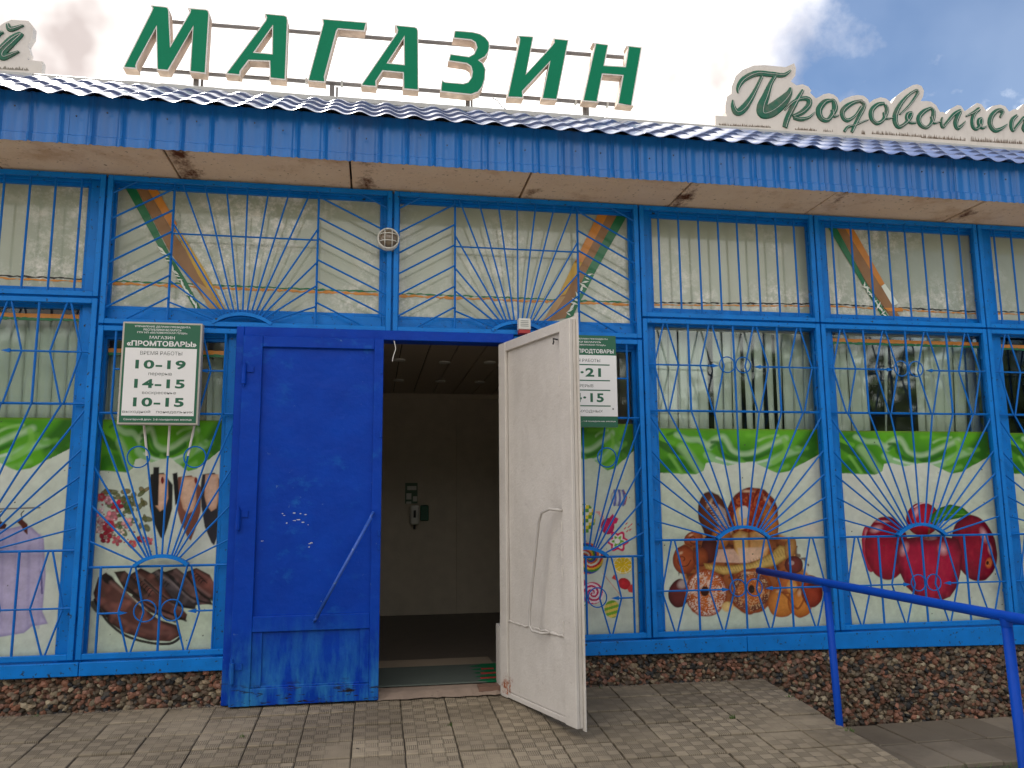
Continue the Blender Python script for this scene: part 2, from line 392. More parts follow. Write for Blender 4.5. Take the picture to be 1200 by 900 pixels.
# ------------------------------------------------------------------ ground
GZ = lambda Y: -0.048+0.065*Y              # the paved landing falls gently away from the shop
gr = MB().quad((-400, -400, -.40), (400, -400, -.40), (400, 400, -.40), (-400, 400, -.40)).build('ground', M_court); gr['kind'] = 'structure'
XE, YN = 2.42, -2.9
lb = MB()
lb.quad((-6, .03, GZ(.03)-.012), (XE-.01, .03, GZ(.03)-.012), (XE-.01, -4.3, GZ(-4.3)-.012), (-6, -4.3, GZ(-4.3)-.012))
lb.quad((XE-.01, .03, GZ(.03)-.012), (XE-.01, .03, -.41), (XE-.01, -4.3, -.41), (XE-.01, -4.3, GZ(-4.3)-.012))
lb.quad((-6, -4.3, GZ(-4.3)-.012), (XE-.01, -4.3, GZ(-4.3)-.012), (XE-.01, -4.3, -.41), (-6, -4.3, -.41))
paving = lb.build('paved_landing', M_joint); paving['kind'] = 'structure'
def slab_mesh(nm, dx, dy, k, seed, th=.04):
    r = random.Random(seed); g = .002+r.random()*.0015; b = .004
    x, y = dx/2-g, dy/2-g*3.2; m = MB(); j = lambda: (r.random()-.5)*.003
    t = [(-x+b, -y+b, j()), (x-b, -y+b, j()), (x-b, y-b, j()), (-x+b, y-b, j())]
    mi = [(-x, -y, -b), (x, -y, -b), (x, y, -b), (-x, y, -b)]; lo = [(p[0], p[1], -th) for p in mi]
    m.v = [(p[0], p[1], p[2]+k*p[1]) for p in t+mi+lo]
    m.f = [(0, 1, 2, 3)]+[(i, (i+1) % 4, 4+(i+1) % 4, 4+i) for i in range(4)]+[(4+i, 4+(i+1) % 4, 8+(i+1) % 4, 8+i) for i in range(4)]
    me = bpy.data.meshes.new(nm); me.from_pydata(m.v, [], [tuple(reversed(f)) for f in m.f]); 
    bm = bmesh.new(); bm.from_mesh(me); bmesh.ops.recalc_face_normals(bm, faces=bm.faces); bm.to_mesh(me); bm.free()
    return me
DX, DY = .25, .22
smesh = [slab_mesh('paving_slab', DX, DY, .065, i) for i in range(8)]
for m in smesh: m.materials.append(M_slab)
far = MB()
for i in range(-14, 11):
    for j in range(0, 19):
        cx = -.085+DX*(i+.5)+random.uniform(-.0015, .0015); cy = .03-DY*(j+.5)
        if cx > XE: continue
        vis = cy > -1.75 and cx > -2.9 and cy > -.75-.18*(cx+3.2) -.35
        if vis:
            o = bpy.data.objects.new('paving_slab', random.choice(smesh)); COL.objects.link(o)
            o.location = (cx, cy, GZ(cy)+random.uniform(-.003, .003)); o.parent = paving
            o.rotation_euler = (random.uniform(-.006, .006), random.uniform(-.006, .006), random.uniform(-.004, .004))
        else:
            z = GZ(cy); k = .065*DY/2
            far.v += [(cx-DX/2+.004, cy-DY/2+.004, z-k), (cx+DX/2-.004, cy-DY/2+.004, z-k), (cx+DX/2-.004, cy+DY/2-.004, z+k), (cx-DX/2+.004, cy+DY/2-.004, z+k)]
            n = len(far.v); far.f.append((n-4, n-3, n-2, n-1))
fo = far.build('outer_slabs', M_slab, paving); fo['kind'] = 'stuff'
# concrete edge of the landing
MB().box(XE-.012, XE+.012, -4.3, -.0, -.41, -.41+.02).build('edge_footing', M_concrete, paving)
# lower path beyond the landing
LZ = -.352
lp = MB().quad((XE+.0, .04, LZ-.02), (9, .04, LZ-.02), (9, -.86, LZ-.02), (XE+.0, -.86, LZ-.02)).build('lower_path', M_joint); lp['kind'] = 'structure'
lm = [slab_mesh('paving_slab', .235, .40, 0, 20+i) for i in range(4)]
for m in lm: m.materials.append(M_slab2)
for i in range(28):
    for j in range(2):
        o = bpy.data.objects.new('paving_slab', random.choice(lm)); COL.objects.link(o); o.parent = lp
        o.location = (2.56+.235*i, -.18-.40*j, LZ+random.uniform(-.004, .004)); o.rotation_euler = (random.uniform(-.01, .01), random.uniform(-.01, .01), 0)
# grass
gm = MB(); R = random.Random(3)
def blade(x, y, z, h):
    a = R.random()*6.28; wdt = R.uniform(.002, .004); lx, ly = math.cos(a), math.sin(a); bx, by = R.uniform(-.5, .5)*h, R.uniform(-.5, .5)*h
    n = len(gm.v); gm.v += [(x-lx*wdt, y-ly*wdt, z), (x+lx*wdt, y+ly*wdt, z), (x+bx*.5+lx*wdt*.6, y+by*.5+ly*wdt*.6, z+h*.6), (x+bx*.5-lx*wdt*.6, y+by*.5-ly*wdt*.6, z+h*.6), (x+bx, y+by, z+h)]
    gm.f += [(n, n+1, n+2, n+3), (n+3, n+2, n+4)]
for _ in range(9000): blade(R.uniform(XE+.02, 5.2), -.86-abs(R.gauss(0, .55)), -.40, R.uniform(.04, .10))
for _ in range(900): blade(R.uniform(XE+.02, XE+.16), R.uniform(-1.3, -.62), -.37, R.uniform(.03, .08))
for _ in range(60): blade(R.gauss(2.80, .025), R.gauss(-.03, .015), -.352, R.uniform(.02, .05))
g = gm.build('grass', M_grass); g['kind'] = 'stuff'

# ------------------------------------------------------------------ unseen trees behind the camera, added to darken the pane reflections
R9 = np.random.default_rng(5); nT = 44000
cl_ = np.stack([R9.uniform(-34, 40, 620), R9.uniform(-30, -21, 620), R9.uniform(0.3, 6.6, 620)**.95], 1); kk = R9.integers(0, 620, nT)
ct_ = cl_[kk]+R9.normal(0, 1, (nT, 3))*np.array([1.1, .9, .8]); ct_[:, 2] = np.maximum(ct_[:, 2], -.3)
d1 = R9.normal(0, 1, (nT, 3)); d1 /= np.linalg.norm(d1, axis=1)[:, None]; d2 = np.cross(d1, R9.normal(0, 1, (nT, 3))); d2 /= np.linalg.norm(d2, axis=1)[:, None]
sz_ = R9.uniform(.18, .42, (nT, 1)); vv = np.stack([ct_-d1*sz_, ct_+d2*sz_*.6, ct_+d1*sz_, ct_-d2*sz_*.6], 1).reshape(-1, 3)
mt_ = bpy.data.meshes.new('unseen_far_trees'); mt_.from_pydata(vv.tolist(), [], np.arange(nT*4).reshape(-1, 4).tolist()); mt_.materials.append(painted('unseen_far_foliage', (0.045, 0.075, 0.02, 1), .4, .8))
ot_ = bpy.data.objects.new('unseen_far_trees', mt_); COL.objects.link(ot_); ot_['kind'] = 'stuff'

# ------------------------------------------------------------------ the shop building
B = thing('shop_building', 'low shop building with blue window frames, pebble plinth and blue metal tile roof', 'building', (0, 0, 0))
XL, XR = -6.0, 9.0
PLX = [(-5.42, -4.16), (-4.16, -2.84), (-2.84, -1.585), (-1.585, -.775), (.845, 1.69), (1.69, 2.945), (2.945, 4.213), (4.213, 5.48), (5.48, 6.75), (6.75, 8.0)]
# walls of the shell
sh = MB()
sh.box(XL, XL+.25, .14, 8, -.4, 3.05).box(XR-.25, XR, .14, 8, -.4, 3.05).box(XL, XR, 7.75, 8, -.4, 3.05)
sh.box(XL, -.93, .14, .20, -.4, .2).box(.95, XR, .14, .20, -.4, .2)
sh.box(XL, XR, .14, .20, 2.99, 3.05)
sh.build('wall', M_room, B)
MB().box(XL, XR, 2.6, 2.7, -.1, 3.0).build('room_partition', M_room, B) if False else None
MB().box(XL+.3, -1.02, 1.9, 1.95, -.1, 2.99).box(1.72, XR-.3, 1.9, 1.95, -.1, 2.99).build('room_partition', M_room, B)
MB().box(XL, XR, .0, 8, 3.05, 3.2).build('roof_slab', M_soffit, B)
# plinth with pebbles
MB().box(XL, -.782, .035, .14, -.45, .150).prism([(.84, -.45), (XR, -.45), (XR, .02), (1.0, .148), (.84, .150)], [], .035, .14).build('plinth', M_mortar, B)
def rock(n):
    bm = bmesh.new(); bmesh.ops.create_icosphere(bm, subdivisions=1, radius=1); v = np.array([q.co[:] for q in bm.verts]); f = np.array([[q.index for q in t.verts] for t in bm.faces]); bm.free(); return v, f
rv, rf = rock(0)
def pebbles(regions):
    V, Fc, Cc = [], [], []; base = 0
    pal = np.array([[.15, .075, .05], [.20, .09, .06], [.12, .08, .06], [.23, .17, .12], [.06, .05, .045], [.17, .12, .09], [.03, .03, .035], [.30, .24, .18], [.22, .11, .085], [.10, .075, .055], [.27, .12, .085]])
    for (x0, x1, z0, z1, sz) in regions:
        st = sz*1.28; nx = int((x1-x0)/st); nz = int((z1-z0)/st)+1
        for i in range(nx):
            for j in range(nz):
                cx = x0+(i+.5+RNG.uniform(-.5, .5))*st; cz = z0+(j+.5+RNG.uniform(-.5, .5))*st
                if cz > min(z1, .149-.0155*max(0, cx-1))-.004 or cz < z0: continue
                r = sz*RNG.uniform(.75, 1.35)
                sc = r*np.array([RNG.uniform(.85, 1.45), .85, RNG.uniform(.6, 1.0)])
                v = rv*(1+RNG.uniform(-.24, .24, rv.shape))*sc
                a = RNG.uniform(-.9, .9); c, s_ = math.cos(a), math.sin(a)
                v = np.stack([v[:, 0]*c-v[:, 2]*s_, v[:, 1], v[:, 0]*s_+v[:, 2]*c], 1)+[cx, .031+RNG.uniform(-.008, .004), cz]
                V.append(v); Fc.append(rf+base); base += len(v)
                col = pal[RNG.integers(len(pal))]*RNG.uniform(.5, 1.35)*np.array([.88, .90, .82]); Cc.append(np.tile(np.append(col, 1), (len(v), 1)))
    return np.concatenate(V), np.concatenate(Fc), np.concatenate(Cc)
pv, pf, pc = pebbles([(-3.2, -.80, -.06, .146, .0175), (.85, 2.44, -.07, .146, .0165), (2.42, 5.6, -.36, .135, .0195)])
me = bpy.data.meshes.new('pebbles'); me.from_pydata(pv.tolist(), [], pf.tolist()); me.materials.append(M_pebble)
ca = me.color_attributes.new('Col', 'FLOAT_COLOR', 'POINT'); ca.data.foreach_set('color', pc.astype(np.float32).ravel())
po = bpy.data.objects.new('pebbles', me); COL.objects.link(po); po.parent = B; po['kind'] = 'stuff'; po['_w'] = (0, 0, 0)
# sill beams
for (a, b) in ((-4.9, -2.85), (-2.845, -1.557), (-1.553, -.785), (.845, 2.30), (2.303, 4.15), (4.154, 8.9)):
    zb = lambda x: .147-.0155*max(0, x-1)
    y_ = -.012+random.uniform(0, .004)
    bevel(MB().prism([(a, zb(a)), (b, zb(b)), (b, .219), (a, .219)], [], y_, .13).build('sill_beam', M_frame, B), .004, 2)
# timber posts between the windows, transoms
def board(x0, x1, z0, z1, y0=.055, y1=.135, nm='window_post'):
    return bevel(MB().box(x0, x1, y0, y1, z0, z1).build(nm, M_frame, B), .003)
for (a, b) in ((-2.95, -2.745), (-1.688, -1.572), (1.662, 1.782), (2.952, 3.055), (4.248, 4.362), (5.47, 5.58)):
    board(a, b, .215, 2.994)
board(-.868, -.775, .215, 2.105); board(.865, .955, .215, 2.105)
board(.03, .11, 2.105, 2.994)
HB = [(-6, -2.95), (-2.745, -1.688), (1.782, 2.952), (3.055, 4.248), (4.362, 5.47), (5.58, 9)]
for (a, b) in HB:
    board(a+.001, b-.001, 2.212, 2.298, .057, .133, 'transom'); board(a+.001, b-.001, 2.958, 2.994, .057, .133, 'head_board')
board(-1.571, .029, 2.966, 2.994, .057, .133, 'head_board'); board(.111, 1.661, 2.962, 2.994, .057, .133, 'head_board')
board(-1.571, .029, 2.106, 2.196, .057, .133, 'transom'); board(.111, 1.661, 2.106, 2.186, .057, .133, 'transom')
board(-1.571, -.869, 2.035, 2.103, .058, .132, 'transom'); board(.956, 1.661, 2.035, 2.103, .058, .132, 'transom')
# windows
def window(x0, x1, z0, z1, film, label=None, fr=.022):
    m = MB(); y0, y1 = .078, .124
    m.box(x0-.002, x0+fr, y0, y1, z0, z1).box(x1-fr, x1+.002, y0, y1, z0, z1).box(x0+fr, x1-fr, y0+.001, y1-.001, z0-.004, z0+fr).box(x0+fr, x1-fr, y0+.001, y1-.001, z1-fr, z1+.004)
    w_ = bevel(m.build('window', M_frame, B, label=label), .002)
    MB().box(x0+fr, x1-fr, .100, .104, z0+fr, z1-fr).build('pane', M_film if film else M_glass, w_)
    return w_
def stripe(win, pts, mat, Y=.0985, th=.0008, nm='tape_strip'):
    return MB().prism(pts, [], Y-th, Y).build(nm, mat, win)
def ragged(x0, x1, z0, z1, h, seed, amp=.6):
    r = random.Random(seed); n = int((x1-x0)/.02)+1; up, lo = [], []
    for i in range(n+1):
        t = i/n; x = x0+(x1-x0)*t; z = z0+(z1-z0)*t; up.append((x, z+h*(.5+amp*(r.random()-.5)))); lo.append((x, z-h*(.5+amp*(r.random()-.5))))
    return up+lo[::-1]
WT = {}
for k, (a, b) in {'P': (-2.745, -1.688), 'C': (1.782, 2.952), 'D': (3.055, 4.248), 'E': (4.362, 5.47), 'F': (5.58, 6.7), 'O': (-3.9, -2.95)}.items():
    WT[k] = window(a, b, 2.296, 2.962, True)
    if k in 'FO': window(a, b, .238, 2.216, True); continue
    WT[k+'l'] = window(a, b, .222, 2.216, False)
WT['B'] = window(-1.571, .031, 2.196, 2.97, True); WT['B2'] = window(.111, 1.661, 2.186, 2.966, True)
WT['Al'] = window(-1.571, -.868, .222, 2.04, False); WT['A2l'] = window(.955, 1.661, .222, 2.04, False)
# torn tapes along the panes
for k, a, b, z0, z1, oth in (('P', -2.72, -1.71, 2.38, 2.375, .009), ('B', -1.545, .005, 2.37, 2.36, .013), ('B2', .135, 1.635, 2.356, 2.35, .013), ('C', 1.805, 2.93, 2.355, 2.385, .007), ('D', 3.08, 4.22, 2.39, 2.372, .008), ('E', 4.39, 5.44, 2.38, 2.38, .008)):
    stripe(WT[k], ragged(a, b, z0-.012, z1-.012, oth, 5, .9), M_orange, .0985)
    stripe(WT[k], ragged(a, b, z0+.003, z1+.003, .008, 9, 1.2), M_greentape if 'B' in k else M_dark, .0975)
for k, a, b, z in (('Pl', -2.72, -1.71, 2.15), ('Dl', 3.08, 4.22, 2.14), ('El', 4.39, 5.44, 2.13), ('Al', -1.545, -.89, 1.955)):
    stripe(WT[k], ragged(a, b, z, z, .024, 12, .15), M_orange, .0985); stripe(WT[k], ragged(a, b, z-.02, z-.02, .014, 13, .6), M_greentape, .0975)
# slanted ribbons
Yt = .0955
def ribbon(win, zs, quads):
    for q, mat, dy in quads: stripe(win, zp(q, *zs, Yt), mat, Yt-dy, .0007, 'ribbon')
ribbon(WT['B'], (0, 180, 4), [
    ([(565, 120), (620, 128), (800, 480), (745, 440)], M_greentape, 0), ([(745, 440), (800, 480), (870, 590), (945, 735), (912, 730), (830, 580)], M_greentape, 0),
    ([(620, 128), (668, 128), (800, 350), (930, 540), (1050, 742), (1000, 742), (880, 580), (790, 450)], M_brown, .001),
    ([(668, 126), (715, 130), (830, 330), (815, 375), (790, 330)], M_orange, .0018), ([(815, 345), (850, 370), (960, 545), (1065, 742), (1040, 742), (930, 570)], M_yellow, .0018),
    ([(920, 600), (985, 640), (1030, 740), (985, 742)], M_tan, .0025)])
ribbon(WT['B2'], (450, 200, 4), [
    ([(1095, 203), (1143, 205), (985, 485), (945, 470)], M_greentape, 0), ([(945, 470), (985, 490), (880, 690), (842, 692)], M_greentape, 0),
    ([(1050, 200), (1095, 203), (950, 470), (850, 690), (735, 715), (790, 640), (900, 470)], M_brown, .001),
    ([(1005, 198), (1052, 200), (930, 430), (893, 430)], M_orange, .0018), ([(893, 425), (930, 430), (850, 580), (815, 590)], M_yellow, .0018),
    ([(815, 590), (850, 590), (775, 700), (735, 720)], M_tan, .0018)])
ribbon(WT['D'], (940, 220, 4.615), [
    ([(125, 190), (175, 195), (345, 515), (322, 515)], M_greentape, 0), ([(322, 515), (345, 515), (470, 700), (435, 700)], M_greentape, 0),
    ([(175, 195), (215, 195), (400, 480), (530, 700), (480, 700), (345, 510)], M_brown, .001),
    ([(215, 195), (262, 198), (445, 520), (425, 535)], M_orange, .0018), ([(425, 530), (447, 520), (520, 625), (490, 640)], M_slat, .0018),
    ([(440, 650), (540, 650), (545, 670), (465, 668)], M_orange, .003)])
# torn leaf marks on the green ribbons
lf = MB(); R5 = random.Random(8)
for k, (x0, y0, x1, y1), n in (('B', (750, 440, 925, 725), 16), ('B2', (965, 480, 860, 680), 12), ('D', (333, 520, 450, 695), 14)):
    zs = {'B': (0, 180, 4), 'B2': (450, 200, 4), 'D': (940, 220, 4.615)}[k]; lf = MB()
    for i in range(n):
        t = (i+.5)/n; cx = x0+(x1-x0)*t; cy = y0+(y1-y0)*t; a = R5.uniform(0, 3.14); l = R5.uniform(12, 26)
        dx, dy = math.cos(a)*l, math.sin(a)*l
        lf.prism(zp([(cx-dx, cy-dy), (cx-dy*.25, cy+dx*.25), (cx+dx, cy+dy), (cx+dy*.25, cy-dx*.25)], *zs, Yt-.004), [], Yt-.0046-i*.00012, Yt-.0038-i*.00012)
    q = lf.build('leaf_print', M_slat, WT[k]); q['kind'] = 'stuff'

# soffit slabs and their joints
xs = [-6.0, -5.13, -4.14, -3.15, -2.17, -1.185, -.17, .898, 1.909, 2.896, 3.965, 4.97, 5.98, 6.99, 8.0, 9.0]
for i in range(len(xs)-1):
    bevel(MB().box(xs[i]+.006, xs[i+1]-.006, -.395, .135, 3.0+random.uniform(0, .006), 3.05).build('soffit_slab', M_soffit, B), .006, 2)
MB().box(XL, XR, -.39, .135, 3.052, 3.06).build('soffit_backing', M_dark, B)
# fascia: upright sheets of pressed metal tile
PIT = .1545
def prof(x):
    t = ((x+.0)/PIT) % 1.0
    e_ = min(t, 1-t)
    return .017*math.exp(-(e_/.050)**2)-.004*math.exp(-((e_-.13)/.035)**2)+.007*math.sin(e_*2*math.pi)**2
def sheet(x0, x1, rows, nm, parent, off):
    n = max(2, int(round((x1-x0)/(PIT/20)))); m = MB(); k = len(rows)
    for i in range(n+1):
        x = x0+(x1-x0)*i/n; h = prof(x)
        for (y, z, ny, nz, am) in rows: m.v.append((x, y+ny*h*am+off*ny, z+nz*h*am+off*nz))
    for i in range(n):
        for j in range(k-1): a = i*k+j; m.f.append((a, a+k, a+k+1, a+1))
    o = m.build(nm, M_fascia, parent, smooth=True)
    s = o.modifiers.new('thick', 'SOLIDIFY'); s.thickness = .0015
    e = o.modifiers.new('edge', 'EDGE_SPLIT'); e.split_angle = math.radians(38)
    return o
ph = .0
xx = -6.0; k = 0
while xx < 9:
    nx_ = xx+PIT*7
    stepz = 3.045
    sheet(xx, nx_+.012, [(-.402, 2.992, -1, 0, 1), (-.402, stepz-.006, -1, 0, 1), (-.396, stepz, -1, 0, .9), (-.398, 3.16, -1, 0, .95), (-.402, 3.272, -1, 0, .8)], 'fascia_sheet', B, (k % 2)*.0022)
    xx = nx_; k += 1
# screws on the fascia
scr = MB()
for i in range(-38, 58):
    if i % 3 == 0: continue
    x = i*PIT+PIT*.5; z = 3.15+.03*math.sin(i*2.3)
    scr.box(x-.003, x+.003, -.424, -.417, z-.003, z+.003)
q = scr.build('fascia_screws', M_dark, B); q['kind'] = 'stuff'
# roof tiles: waves with a step every row
E0, E1 = Vector((-.485, 3.212)), Vector((.42, 3.770)); NR = 4
dirv = (E1-E0)/NR; nn = Vector((-dirv.y, dirv.x)).normalized()
rows = []
for r in range(NR):
    a = E0+dirv*r; b = E0+dirv*(r+1)
    for (t, lift) in ((0.0, .018), (.03, .021), (.5, .012), (.985, .003)):
        p = a+(b-a)*t; rows.append((p.x, p.y, nn.x, nn.y, lift))
def roofsheet(x0, x1, off):
    n = max(2, int(round((x1-x0)/(PIT*1.0/12)))); m = MB(); k = len(rows)
    for i in range(n+1):
        x = x0+(x1-x0)*i/n; wv = .021*(.5+.5*math.sin(2*math.pi*x/(PIT*1.0)))**1.1
        for (y, z, ny, nz, lift) in rows: m.v.append((x, y+ny*(wv+lift+off), z+nz*(wv+lift+off)))
    for i in range(n):
        for j in range(k-1): a = i*k+j; m.f.append((a, a+k, a+k+1, a+1))
    o = m.build('roof_sheet', M_roof, B, smooth=True)
    s = o.modifiers.new('thick', 'SOLIDIFY'); s.thickness = .002
    e = o.modifiers.new('edge', 'EDGE_SPLIT'); e.split_angle = math.radians(40)
xx = -6.0; k = 0
while xx < 9:
    roofsheet(xx, xx+PIT*7+.01, (k % 2)*.0022); xx += PIT*7; k += 1
MB().quad((XL, -.40, 3.20), (XR, -.40, 3.20), (XR, .44, 3.71), (XL, .44, 3.71)).box(XL, XR, -.395, -.36, 3.06, 3.27).build('roof_deck', M_dark, B)
MB().box(XL, XR, .44, 8, 3.2, 3.75).build('flat_roof', M_cap, B)
for i in range(8):
    a = XL+i*1.9; bevel(MB().box(a, a+1.897, .395+.002*(i % 2), .49, 3.765+.003*(i % 2), 3.803+.003*(i % 2)).build('ridge_flashing', M_cap, B), .004)

# vestibule behind the doorway
FLZ = -.012
MB().box(-1.0, 1.7, .14, 3.2, FLZ-.1, FLZ).build('vestibule_floor', M_vestfloor, B)
MB().box(-1.02, 1.72, 3.1, 3.16, -.1, 2.99).box(-1.06, -1.0, .14, 3.1, -.1, 2.99).box(1.70, 1.76, .14, 3.1, -.1, 2.99).build('vestibule_wall', M_vestwall, B)
for i in range(14):
    a = -1.0+i*.195; bevel(MB().box(a+.003, a+.192, .14, 3.1, 2.125, 2.14).build('ceiling_panel', M_vestceil, B), .004)
MB().box(-1.0, 1.7, .14, 3.1, 2.145, 2.16).build('ceiling_backing', M_dark, B)
for i in range(3):
    a = -1.0+i*.9; bevel(MB().box(a+.001, a+.899, 3.085, 3.10, FLZ, 2.10).build('wall_panel', M_vestwall, B), .003)
MB().box(-1.0, 1.7, 3.06, 3.085, 2.075, 2.125).build('cornice', M_vestwall, B)
for (px, py) in ((468, 421), (521, 424), (574, 424), (467, 445), (516, 446), (562, 447)):
    # small round downlights of the vestibule ceiling
    d = AF+AR*(px-600)/FOC-AU*(py-450)/FOC; t = (2.125-CAM[2])/d[2]; q = CAM+d*t
    m = MB(); m.tube([(q[0], q[1], 2.114), (q[0], q[1], 2.1245)], .045, 14); m.build('downlight_rim', M_cream, B)
# threshold
th = MB(); R2 = random.Random(5)
n = 26; fr_, bk = [], []
for i in range(n+1):
    x = -.02+.86*i/n; fr_.append((x, -.055+R2.uniform(-.012, .012), GZ(0)+.006)); bk.append((x, .02+R2.uniform(-.014, .010), -.018+R2.uniform(-.004, .004)))
th.v = fr_+bk+[(x, .16, FLZ+.002) for x, _, _ in bk]
for i in range(n): th.f += [(i, i+1, n+1+i+1, n+1+i), (n+1+i, n+1+i+1, 2*n+2+i+1, 2*n+2+i)]
th.build('threshold', M_concrete, B)
MB().box(-.80, .86, -.02, .14, -.2, -.05).build('step_base', M_concrete, B)
# door frame
df = MB()
df.box(-.812, -.768, -.020, .10, -.04, 2.094).box(.775, .842, -.005, .10, -.04, 2.03).box(-.767, .842, -.022, .10, 2.035, 2.094)
bevel(df.build('door_frame', M_bluedoor, B), .003)
# inner jamb panel seen beside the white door
MB().box(.742, .775, .0, .12, -.04, .33).build('jamb_panel', M_whitedoor, B)
# left door leaf
def leafP(px, py): return fp(px, py, -.045)
L0, L1, LZ0, LZ1 = -.765, .043, -.04, 2.034
ld = MB().box(L0, L1, -.040, -.004, LZ0, LZ1).build('door', M_bluedoor, B, label='closed dark blue steel door leaf with a slanted pull bar')
bevel(ld, .002)
r = MB(); y0, y1 = -.062, -.0415
r.box(L0, -.655, y0, y1, LZ0, LZ1).box(-.012, L1, y0, y1, LZ0, LZ1).box(-.655, -.012, y0+.0015, y1, 1.968, LZ1-.001)
r.box(-.655, -.012, y0+.0015, y1, .352, .437).box(-.655, -.012, y0+.0015, y1, LZ0+.001, .052)
bevel(r.build('door_rail', M_bluedoor, ld), .003)
bevel(MB().box(-.655, -.60, -.0505, -.0415, LZ0+.095, .352).box(-.012-.055, -.012, -.0505, -.0415, LZ0+.095, .352).box(-.60, -.067, -.0500, -.0415, .052, .062).build('lower_panel_trim', M_bluedoor, ld), .002)
MB().tube([(-.005, -.062, 1.003), (-.005, -.115, 1.003), (-.015, -.125, .98), (-.305, -.125, .425), (-.315, -.112, .41), (-.315, -.062, .41)], .0085, 10).build('handle', M_handle, ld, smooth=True)
MB().tube([(-.015, -.1256, .975), (-.305, -.1256, .43)], .0101, 10).build('handle_sleeve', M_handle, ld, smooth=True)
for z in (1.80, .97, .14):
    h = MB(); h.tube([(-.752, -.075, z-.055), (-.752, -.075, z+.055)], .014, 10); h.box(-.752, -.70, -.070, -.0625, z+.015, z+.048); h.tube([(-.752, -.075, z-.07), (-.752, -.075, z-.055)], .006, 8); h.tube([(-.752, -.075, z+.055), (-.752, -.075, z+.075)], .006, 8)
    h.build('hinge', M_bluedoor, ld)
for (x, z) in ((.030, 1.83), (.030, .88), (.030, .80), (.03, 1.45)):
    bevel(MB().box(x-.006, x+.010, -.068, -.062, z-.012, z+.022).build('lock_plate', M_rail, ld), .002)
# pale chips on the paint of the left leaf
ch = MB(); R3 = random.Random(21)
def chip(x, z, w_, h_):
    n = 7; pts = [(x+w_*math.cos(q*6.283/n)*R3.uniform(.6, 1.2), z+h_*math.sin(q*6.283/n)*R3.uniform(.5, 1.2)) for q in range(n)]
    ch.prism(pts, [], -.0409, -.0402)
for (px, py) in ((331, 602), (333, 604), (345, 601), (352, 602), (358, 603), (336, 613), (345, 610), (350, 609), (355, 612), (361, 615), (307, 634), (363, 637), (362, 641), (365, 636)):
    x, z = fp(px, py, -.041); chip(x, z, R3.uniform(.004, .014), R3.uniform(.002, .005))
q = ch.build('paint_chips', painted('bare_primer', (0.42, 0.45, 0.5, 1), .2, .6), ld); q['kind'] = 'stuff'
# white door leaf swung outwards
H = Vector((.752, -.03, 0)); T = Vector((1.012, -.80, 0)); Wd = (T-H).length; ux = (T-H).normalized(); uy = Vector((ux.y, -ux.x, 0))*-1   # uy points away from the inside face
wd = bpy.data.objects.new('tmp', None)
def wl(m):  # local (u along leaf from hinge, v thickness, z) -> world
    m.v = [tuple(H+ux*p[0]+uy*p[1]+Vector((0, 0, p[2]))) for p in m.v]; return m
print('leaf width', Wd, 'uy', uy)
ZB, ZT = -.052, 2.020
TH = .030
ww = wl(MB().box(0, Wd, .012, TH, ZB, ZT)).build('door', M_whitedoor, B, label='white inner side of the open door leaf, chipped, with rust in its lower corner')
bevel(ww, .002)
e = .002
r = MB()
r.box(0, .085, -.010, .0105, ZB, ZT).box(Wd-.105, Wd, -.010, .0105, ZB, ZT)
r.box(.0855, Wd-.1055, -.008, .0105, ZT-.055, ZT-.001).box(.0855, Wd-.1055, -.003, .0105, ZB+.001, ZB+.03)
bevel(wl(r).build('door_rail', M_whitedoor, ww), .003)
bevel(wl(MB().box(.087, Wd-.107, .004, .0112, ZB+.031, .372)).build('lower_panel', M_whitedoor, ww), .004)
wb = MB(); R4 = random.Random(9)
pts = [(.087+(Wd-.195)*i/24, .002+R4.uniform(-.002, .002), .374+R4.uniform(-.004, .004)) for i in range(25)]
wb.tube(pts, [R4.uniform(.004, .009) for _ in pts], 6); wl(wb).build('weld_seam', M_whitedoor, ww, smooth=True)
hd = MB(); U = Wd-.13
hd.tube([(U+.03, .0, 1.01), (U+.025, -.03, 1.015), (U-.03, -.052, 1.02), (U-.10, -.06, 1.0), (U-.13, -.06, .95), (U-.24, -.06, .47), (U-.243, -.06, .40), (U-.22, -.055, .375), (U-.15, -.04, .37), (U-.13, .004, .37)], .0075, 10)
wl(hd).build('handle', painted('pale_grey_rod', (0.40, 0.38, 0.36, 1), .15, .5), ww, smooth=True)
for z in (1.70, .93, .80, .70, .42):
    hh = MB(); hh.tube([(Wd-.116, -.004, z-.03), (Wd-.116, -.004, z+.03)], .007, 8); wl(hh).build('latch', M_whitedoor, ww)
# hook near the top
hk = MB(); hk.tube([(Wd-.14, .005, 1.93), (Wd-.15, -.02, 1.935), (Wd-.155, -.012, 1.92), (Wd-.15, -.02, 1.905)], .005, 6); wl(hk).build('hook', M_dark, ww)
wl(MB().box(Wd-.012, Wd+.020, TH+.001, TH+.006, ZB-.012, ZT+.03)).build('cover_strip', M_whitedoor, ww)
ww2 = wl(MB().box(.004, Wd+.004, TH+.0065, TH+.012, ZB-.006, ZT+.02)).build('outer_plate', M_whitedoor, ww)

